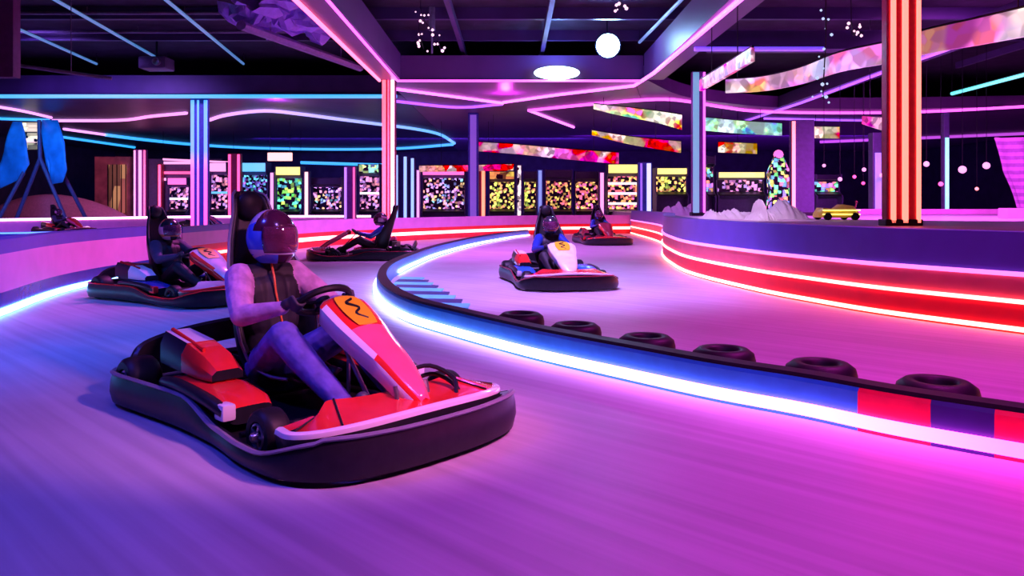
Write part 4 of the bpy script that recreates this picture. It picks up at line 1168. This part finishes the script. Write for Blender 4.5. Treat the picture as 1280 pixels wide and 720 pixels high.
#==ARCADE==
def px_box(x0, y0, x1, y1, Y):
    a = D(x0, y0, Y); b = D(x1, y1, Y)
    return (a[0] + b[0]) / 2, abs(b[0] - a[0]), min(a[2], b[2]), max(a[2], b[2])
def machine(label, x0, x1, ytop, Y, scr, marq, body=M_DARKP, rows=0, rowm=None, base=0.0):
    X, w, _, top = px_box(x0, ytop, x1, 262, Y)
    top -= base
    root = thing('arcade_machine', label, 'arcade machine', (X, Y, base))
    bm = bmesh.new(); d = 1.0
    side = [(-0.5, 0), (-0.55, 0.75), (-0.2, 0.95), (-0.10, top * 0.80), (-0.40, top * 0.84), (-0.42, top), (0.45, top), (0.45, 0)]
    for s in (-1, 1):
        x = s * (w / 2 - 0.03)
        loft(bm, [[Vector((x - 0.03, a, b)) for a, b in side], [Vector((x + 0.03, a, b)) for a, b in side]])
    box(bm, (0, 0.2, top / 2), (w - 0.13, 0.4, top - 0.02))
    build('cabinet', bm, body, root, False)
    bm = bmesh.new(); box(bm, (0, -0.08, (0.98 + top * 0.80) / 2), (w - 0.14, 0.08, top * 0.80 - 0.98)); build('screen', bm, scr, root, False)
    bm = bmesh.new(); box(bm, (0, -0.30, top * 0.92), (w - 0.14, 0.2, top * 0.13), bevel=0.02); build('marquee', bm, marq, root, False)
    bm = bmesh.new(); box(bm, (0, -0.38, 0.86), (w - 0.14, 0.34, 0.08), Matrix.Rotation(R(20), 3, 'X'), bevel=0.01); build('control_panel', bm, M_DSTEEL, root, False)
    for r in range(rows):
        z = 1.0 + (top * 0.8 - 1.1) * (r + 0.5) / rows
        bm = bmesh.new(); box(bm, (0, -0.16, z), (w - 0.16, 0.06, 0.12)); build('light_bar', bm, rowm, root, False)
    return root
SG = sparkle('game_green', 0.22, 0.40, 6.1, 0.33, 2.2, rnd=1); SB = sparkle('game_blue', 0.52, 0.22, 7.6, 0.43, 2.2, rnd=2)
SR = sparkle('game_red', 0.90, 0.20, 7.6, 0.43, 2.8, rnd=3); SY = sparkle('game_yellow', 0.02, 0.22, 7.6, 0.48, 3.0, rnd=4)
SW = sparkle('game_white', 0.55, 0.55, 7.5, 0.52, 2.8, 0.70, rnd=5); SM = sparkle('game_mix', 0.0, 1.0, 6.1, 0.33, 2.8, 0.8, rnd=6)
SV = sparkle('game_violet', 0.72, 0.25, 6.8, 0.48, 2.2, 0.7, rnd=8)
Q_SIGN = led('sign_orange', (1.0, 0.45, 0.35), 1.8); Q_YEL = led('sign_yellow', (0.9, 0.75, 0.15), 1.4); Q_PINK = led('sign_pink', (1.0, 0.15, 0.55), 1.3); Q_CY = led('sign_cyan', (0.1, 0.55, 1.0), 1.2); Q_WH = led('sign_white', (1.0, 0.75, 1.0), 1.6); Q_DK = mat('sign_dark', (0.05, 0.03, 0.1), 0.4)
machine('dark blue arcade machine with scattered green lights beside the red double post', 303, 336, 203, 42, SB, Q_CY)
machine('arcade game wall glowing green, yellow and red', 346, 379, 208, 42, SG, Q_YEL)
machine('arcade machine with warm white pictures and dark top', 391, 429, 222, 42, SW, Q_DK)
machine('arcade machine with one white bar beside the kiosk column', 449, 476, 205, 43, SV, sparkle('marquee_mix', 0.1, 0.6, 4, 0.2, 1.8, 0.6, rnd=12), rows=1, rowm=Q_WH)
machine('arcade machine with pinkish white sparkle beside the mauve post', 528, 582, 208, 43, SW, Q_PINK)
machine('arcade machine sparkling yellow beside the orange column', 611, 644, 214, 43, SY, sparkle('marquee_orange', 0.02, 0.08, 3, 0.1, 1.8, 0.9, rnd=3))
machine('arcade machine sparkling dim yellow between two thin posts', 654, 671, 214, 43, SY, Q_DK)
machine('arcade machine sparkling orange and red by the blue LED post', 681, 715, 212, 43, sparkle('game_amber', 0.95, 0.18, 8, 0.5, 2.4, 0.85, rnd=9), Q_DK)
machine('arcade machine sparkling crimson beside the pink LED post', 718, 748, 214, 43, SR, Q_DK)
machine('stack of white and pink screens beside the blue-white column', 758, 797, 205, 41, SR, Q_YEL, rows=3, rowm=Q_WH)
machine('tall game cabinet with blue and violet lights on the doorway side', 212, 238, 222, 43, SV, Q_PINK, rows=1, rowm=led('bar_white', (0.8, 0.8, 1.0), 1.6))
machine('game cabinet with white and cyan bars behind the paired blue column', 264, 287, 203, 43, SV, LPF, rows=1, rowm=Q_CY)
# arcade on the platform
for args in (('platform game cabinet with green and yellow lights beside the blue-white column', 818, 858, 210, 36, SY, Q_YEL),
             ('platform game cabinet with dense multicolour lights beside the teal column', 880, 892, 195, 36, SM, Q_DK),
             ('platform game cabinet with yellow top bars behind the white mounds', 894, 954, 215, 36, SV, Q_YEL),
             ('platform game cabinet with mixed lights right beside the coral-edged pillar', 1015, 1048, 218, 36, SM, Q_DK)):
    machine(*args, base=0.86)
# tall decorated robot-like figure: narrow dark tower with lights
X, w, z0, z1 = px_box(958, 192, 988, 262, 34)
root = thing('light_tower', 'dark tower with pink and blue lights beside the coral-edged pillar', 'light tower', (X, 34, 0.86))
bm = bmesh.new(); loft(bm, [[Vector((a * s, b * s, z)) for a, b in ((-.5, -.3), (.5, -.3), (.5, .3), (-.5, .3))] for s, z in ((1.0, 0), (0.8, 0.8), (0.9, 1.8), (0.45, 2.4), (0.2, 2.7))]); build('tower_body', bm, SM, root, False)
bm = bmesh.new(); ball(bm, (0, 0, 2.6), 0.22, 2); build('tower_head', bm, Q_PINK, root)
# hanging globe lamps in the dark bay
GL = ['white globe lamp just past the striped red pillar', 'largest globe lamp, hanging past the thin teal post', 'white globe lamp beside the striped drape', 'low red globe lamp by the thin teal post', 'lowest orange globe lamp between teal post and drape',
      'pink globe lamp high beside the coral-edged pillar', 'pink globe lamp low beside the coral-edged pillar', 'red globe lamp in the middle of the pink cluster', 'topmost pink globe lamp of the cluster by the royal blue post', 'pink globe lamp just past the royal blue post', 'lowest red globe lamp of the cluster by the royal blue post']
for k, (x, y, Y, r, m) in enumerate(((1158, 205, 27, 0.10, LPF), (1203, 212, 27, 0.14, LPF), (1233, 207, 27, 0.13, LPF), (1176, 230, 27, 0.09, LRF), (1221, 236, 27, 0.07, LOF), (1030, 207, 28, 0.07, LPF), (1050, 224, 28, 0.08, LPF), (1068, 221, 28, 0.07, LRF), (1080, 212, 28, 0.08, LPF), (1102, 219, 28, 0.08, LPF), (1079, 229, 28, 0.07, LRF))):
    Y += (k % 6) * 0.45
    p = D(x, y, Y)
    root = thing('globe_lamp', GL[k], 'lamp', p, 0, 'globe lamps in the dark bay')
    bm = bmesh.new(); ball(bm, (0, 0, 0), r, 2); build('globe', bm, m, root)
    bm = bmesh.new(); tube(bm, [(0, 0, r * 0.8), (0, 0, H_CEIL - p[2])], 0.01, 5); build('cable', bm, M_DSTEEL, root)
# long low pink counter at the back of the platform
bm = bmesh.new(); box(bm, (19.5, 29.0, 0.86 + 0.10), (13.5, 0.4, 0.20), bevel=0.03)
tag(build('low_wall', bm, M_WPNK), 'low pink wall across the platform below the globe lamps', 'wall')
root = thing('low_wall', 'paler pink block closing the platform in front of the striped drape', 'wall', (13.6, 20.3, 0.86))
bm = bmesh.new(); box(bm, (0.3, 0, 0.10), (1.6, 0.4, 0.36), bevel=0.03); build('block', bm, M_WPNK, root)
# striped drape
bm = bmesh.new(); rr = []
for j in range(22):
    v = j / 21; z = 0.9 + 2.5 * (1 - v); xl = 15.6 + 0.35 * math.sin(v * 2.2) + (0.9 * max(0, v - 0.45)); xr = 19.0
    rr.append([Vector((xl + (xr - xl) * u, 24.6 + 0.10 * math.sin(u * 20), z)) for u in [i / 16 for i in range(17)]])
loft(bm, rr, False, False, mi=lambda i, j: i % 2)
o = build('striped_drape', bm, [mat('drape_purple', (0.42, 0.18, 0.42), 0.7), mat('drape_dark', (0.26, 0.10, 0.30), 0.7)])
md = o.modifiers.new('thickness', 'SOLIDIFY'); md.thickness = 0.04
tag(o, 'purple striped hanging drape at the end of the platform', 'drape')
# white crumpled mounds on the platform
M_TARP = mat('white_tarp', (0.85, 0.82, 0.88), 0.6, noise=0.05, nscale=6)
def mound(label, x0, x1, Y, peaks, seed):
    rnd = random.Random(seed)
    X0 = (x0 - 640) * Y / 950; X1 = (x1 - 640) * Y / 950
    bm = bmesh.new(); rr = []
    NU, NV = 40, 14
    for i in range(NU):
        u = i / (NU - 1); x = X0 + (X1 - X0) * u
        hgt = 0.14
        for c, wd, hh in peaks: hgt = max(hgt, hh * max(0, 1 - (abs((x0 + (x1 - x0) * u) - c) / wd) ** 1.3))
        hgt += 0.05 * math.sin(u * 40 + seed) * math.sin(math.pi * u)
        row = []
        for j in range(NV):
            v = j / (NV - 1)
            e = math.sin(math.pi * v) ** 0.7
            z = max(0, hgt * e + rnd.uniform(-0.03, 0.03) * e) * min(1, 8 * u, 8 * (1 - u))
            row.append(Vector((x - X0, (v - 0.5) * 1.4, z)))
        rr.append(row)
    loft(bm, rr, False, False)
    o = build('crumpled_tarp', bm, M_TARP); o.location = (X0, Y, 0.862)
    tag(o, label, 'tarp', 'white crumpled tarps on the platform')
mound('long low crumpled white tarp beside the blue-white column', 826, 872, 27, [(836, 14, 0.30), (848, 14, 0.42), (862, 14, 0.36)], 1)
mound('crumpled white tarp in front of the yellow-topped game cabinet', 878, 944, 20, [(890, 14, 0.22), (915, 20, 0.24), (935, 10, 0.2)], 2)
mound('crumpled white tarp with a thin pointed peak', 938, 962, 18.2, [(949, 4, 0.50), (952, 14, 0.26)], 3)
mound('crumpled white tarp rising to a broad peak by the coral-edged pillar', 952, 1004, 20, [(977, 20, 0.50), (990, 16, 0.30), (962, 14, 0.25)], 4)
# yellow toy ride
X, w, z0, z1 = px_box(1005, 264, 1058, 277, 19)
X += 0.1
root = thing('toy_ride', 'low yellow and dark toy ride parked on the platform edge', 'ride', (X, 18.6, 0.86))
bm = bmesh.new()
for z in (0.14, 0.24): tube(bm, [(-0.45, -0.31, z), (0.45, -0.31, z)], 0.018, 6)
build('light_strip', bm, led('ride_lights', (1.0, 0.72, 0.12), 2.0), root)
bm = bmesh.new()
loft(bm, [[Vector((x, y * s, z)) for y, z in ((-.3, 0.06), (.3, .06), (.3, hh * .7), (.18, hh), (-.18, hh), (-.3, hh * .7))] for x, s, hh in ((-.5, .6, .2), (-.4, 1, .3), (-.05, 1, .27), (.1, 1, .38), (.35, 1, .34), (.5, .6, .2))])
build('shell', bm, mat('ride_yellow', (0.95, 0.75, 0.10), 0.3), root)
for sx in (-0.33, 0.33):
    for sy in (-0.3, 0.3):
        bm = bmesh.new(); lathe(bm, [(0.001, -0.04), (0.09, -0.04), (0.09, 0.04), (0.001, 0.04)], (sx, sy, 0.09), (0, 1, 0), 14); build('wheel', bm, M_BLACK, root)
bm = bmesh.new(); tube(bm, [(0.45, 0, 0.2), (0.50, 0, 0.42)], 0.015, 6); ball(bm, (0.5, 0, 0.44), 0.035, 1); build('antenna', bm, M_PINKW, root)
# blue sails on A-frame
def sail(root, pts, m, y, name='sail'):
    bm = bmesh.new()
    vs = [Vector(p) for p in pts]
    o0 = root.location
    f = [bm.verts.new(v - o0) for v in vs]; bm.faces.new(f)
    bmesh.ops.triangulate(bm, faces=bm.faces)
    bmesh.ops.subdivide_edges(bm, edges=bm.edges, cuts=3, use_grid_fill=True)
    for v in bm.verts: v.co.y += 0.12 * math.sin(v.co.x * 3) * math.cos(v.co.z * 2)
    o = build(name, bm, m, root); md = o.modifiers.new('thickness', 'SOLIDIFY'); md.thickness = 0.05
YS = 36.5
root = thing('sail_tower', 'pair of blue sails on dark slanted legs behind the distant barrier', 'sculpture', D(45, 275, YS)[:2] + (0,))
M_SAIL = mat('blue_sail', (0.03, 0.38, 0.90), 0.45, noise=0.25, nscale=2)
sail(root, [D(16, 152, YS), D(26, 152, YS), D(38, 205, YS), D(28, 222, YS), D(0, 236, YS), D(-12, 232, YS), D(4, 190, YS)], M_SAIL, YS)
sail(root, [D(53, 150, YS), D(72, 150, YS), D(80, 178, YS), D(85, 212, YS), D(78, 228, YS), D(66, 230, YS), D(55, 205, YS)], M_SAIL, YS)
for a, b in ((D(49, 150, YS), D(50, 198, YS)), (D(50, 198, YS), (D(15, 277, YS)[0], YS, 0.0)), (D(50, 198, YS), (D(88, 277, YS)[0], YS, 0.0)), (D(49, 160, YS), (D(92, 277, YS)[0] + 0.2, YS + 1.2, 0.0)), (D(30, 215, YS), (D(8, 277, YS)[0], YS - 1, 0.0))):
    bm = bmesh.new(); tube(bm, [Vector(a) - root.location, Vector(b) - root.location], 0.09, 8); build('leg', bm, M_DARKP, root)
bm = bmesh.new(); c = D(33, 170, YS + 0.3); box(bm, Vector(c) - root.location, (1.0, 0.1, 1.3)); build('window_panel', bm, sparkle('sail_windows', 0.9, 0.3, 2.4, 0.25, 1.8, 0.3, (0.6, 1, 2.2)), root, False)
# pink lounge hill and orange doorway at the end of the second track
X, w, z0, z1 = px_box(120, 196, 164, 262, 48)
root = thing('lit_doorway', 'orange lit doorway at the end of the second track', 'doorway', (X, 48, 0))
bm = bmesh.new(); box(bm, (0, 0, z1 / 2), (w, 0.3, z1)); build('door_wall', bm, mat('rust_wall', (0.35, 0.12, 0.14), 0.6, noise=0.4, nscale=1.5), root, False)
bm = bmesh.new(); box(bm, (0.35, -0.2, 0.3 + z1 * 0.45), (w * 0.5, 0.08, z1 * 0.72), bevel=0.1); build('glass', bm, sparkle('door_glow', 0.0, 0.07, 1.2, 0.0, 0.75, 0.8, (1, 1, 0.25)), root, False)
bm = bmesh.new()
for k in range(5): box(bm, (0.35 - w * 0.25 + w * 0.5 * k / 4, -0.27, 0.3 + z1 * 0.45), (0.05, 0.05, z1 * 0.72))
build('door_frame', bm, M_DSTEEL, root, False)
X, w, z0, z1 = px_box(60, 232, 172, 268, 46.5)
bm = bmesh.new(); rr = []
for i in range(20):
    u = i / 19; hh = 0.15 + 1.9 * math.sin(math.pi * u) ** 0.6 * (1 - 0.25 * u)
    rr.append([Vector(((u - 0.5) * w * 1.6, (v - 0.5) * 2.0, hh * math.sin(math.pi * v) ** 0.5)) for v in [j / 8 for j in range(9)]])
loft(bm, rr, False, False)
o = build('padded_mound', bm, mat('mauve_pad', (0.42, 0.20, 0.36), 0.6)); o.location = (X - 1.2, 44.8, 0)
tag(o, 'mauve padded mound between the blue sails and the orange doorway', 'mound')
# red doorway lintels
root = thing('neon_doorway', 'doorway outlined with red and white neon bars', 'doorway', D(222, 262, 46)[:2] + (0,))
for z, m, x0, x1 in ((3.75, LPF, 203, 240), (3.15, LRF, 203, 240), (2.75, LPF, 203, 240), (3.6, LPF, 262, 287), (2.75, Q_CY, 262, 287)):
    bm = bmesh.new(); a = (x0 - 640) * 46 / 950 - root.location.x; b = (x1 - 640) * 46 / 950 - root.location.x
    box(bm, ((a + b) / 2, 0.2, z), (b - a, 0.12, 0.16), bevel=0.03); build('neon_bar', bm, m, root, False)
bm = bmesh.new(); box(bm, (0, 0.5, 2.0), (5.0, 0.2, 4.0)); build('door_wall', bm, M_DARKP, root, False)
led_line('light_bar_tube', 'level cyan LED tube hanging over the warm white arcade machine', [D(376, 203, 45), D(478, 206, 45)], L_CYAN, 0.10, cables=H_SOF)
led_line('light_bar_tube', 'level white LED tube over the doorway neon bars', [D(204, 199, 45.4), D(292, 203, 45.4)], LPF, 0.07, cables=H_SOF)
# hanging plum panel close under the roof
bm = bmesh.new(); box(bm, (-11.1, 16.2, 5.57), (1.1, 0.25, 3.26), bevel=0.02)
tag(build('hanging_banner', bm, mat('plum_panel', (0.16, 0.04, 0.16), 0.5)), 'dark plum banner board hanging from the roof over the near bend', 'panel')
# lit orange sign over the game wall
root = thing('hanging_sign', 'bright peach sign hanging over the green game wall', 'sign', D(350, 196, 38.5))
bm = bmesh.new(); box(bm, (0, 0, 0), (1.25, 0.12, 0.42), bevel=0.04); build('sign_face', bm, Q_SIGN, root)
for s in (-1, 1):
    bm = bmesh.new(); tube(bm, [(s * 0.5, 0, 0.2), (s * 0.5, 0, H_SOF - root.location.z)], 0.012, 5); build('cable', bm, M_DSTEEL, root)
#==END==
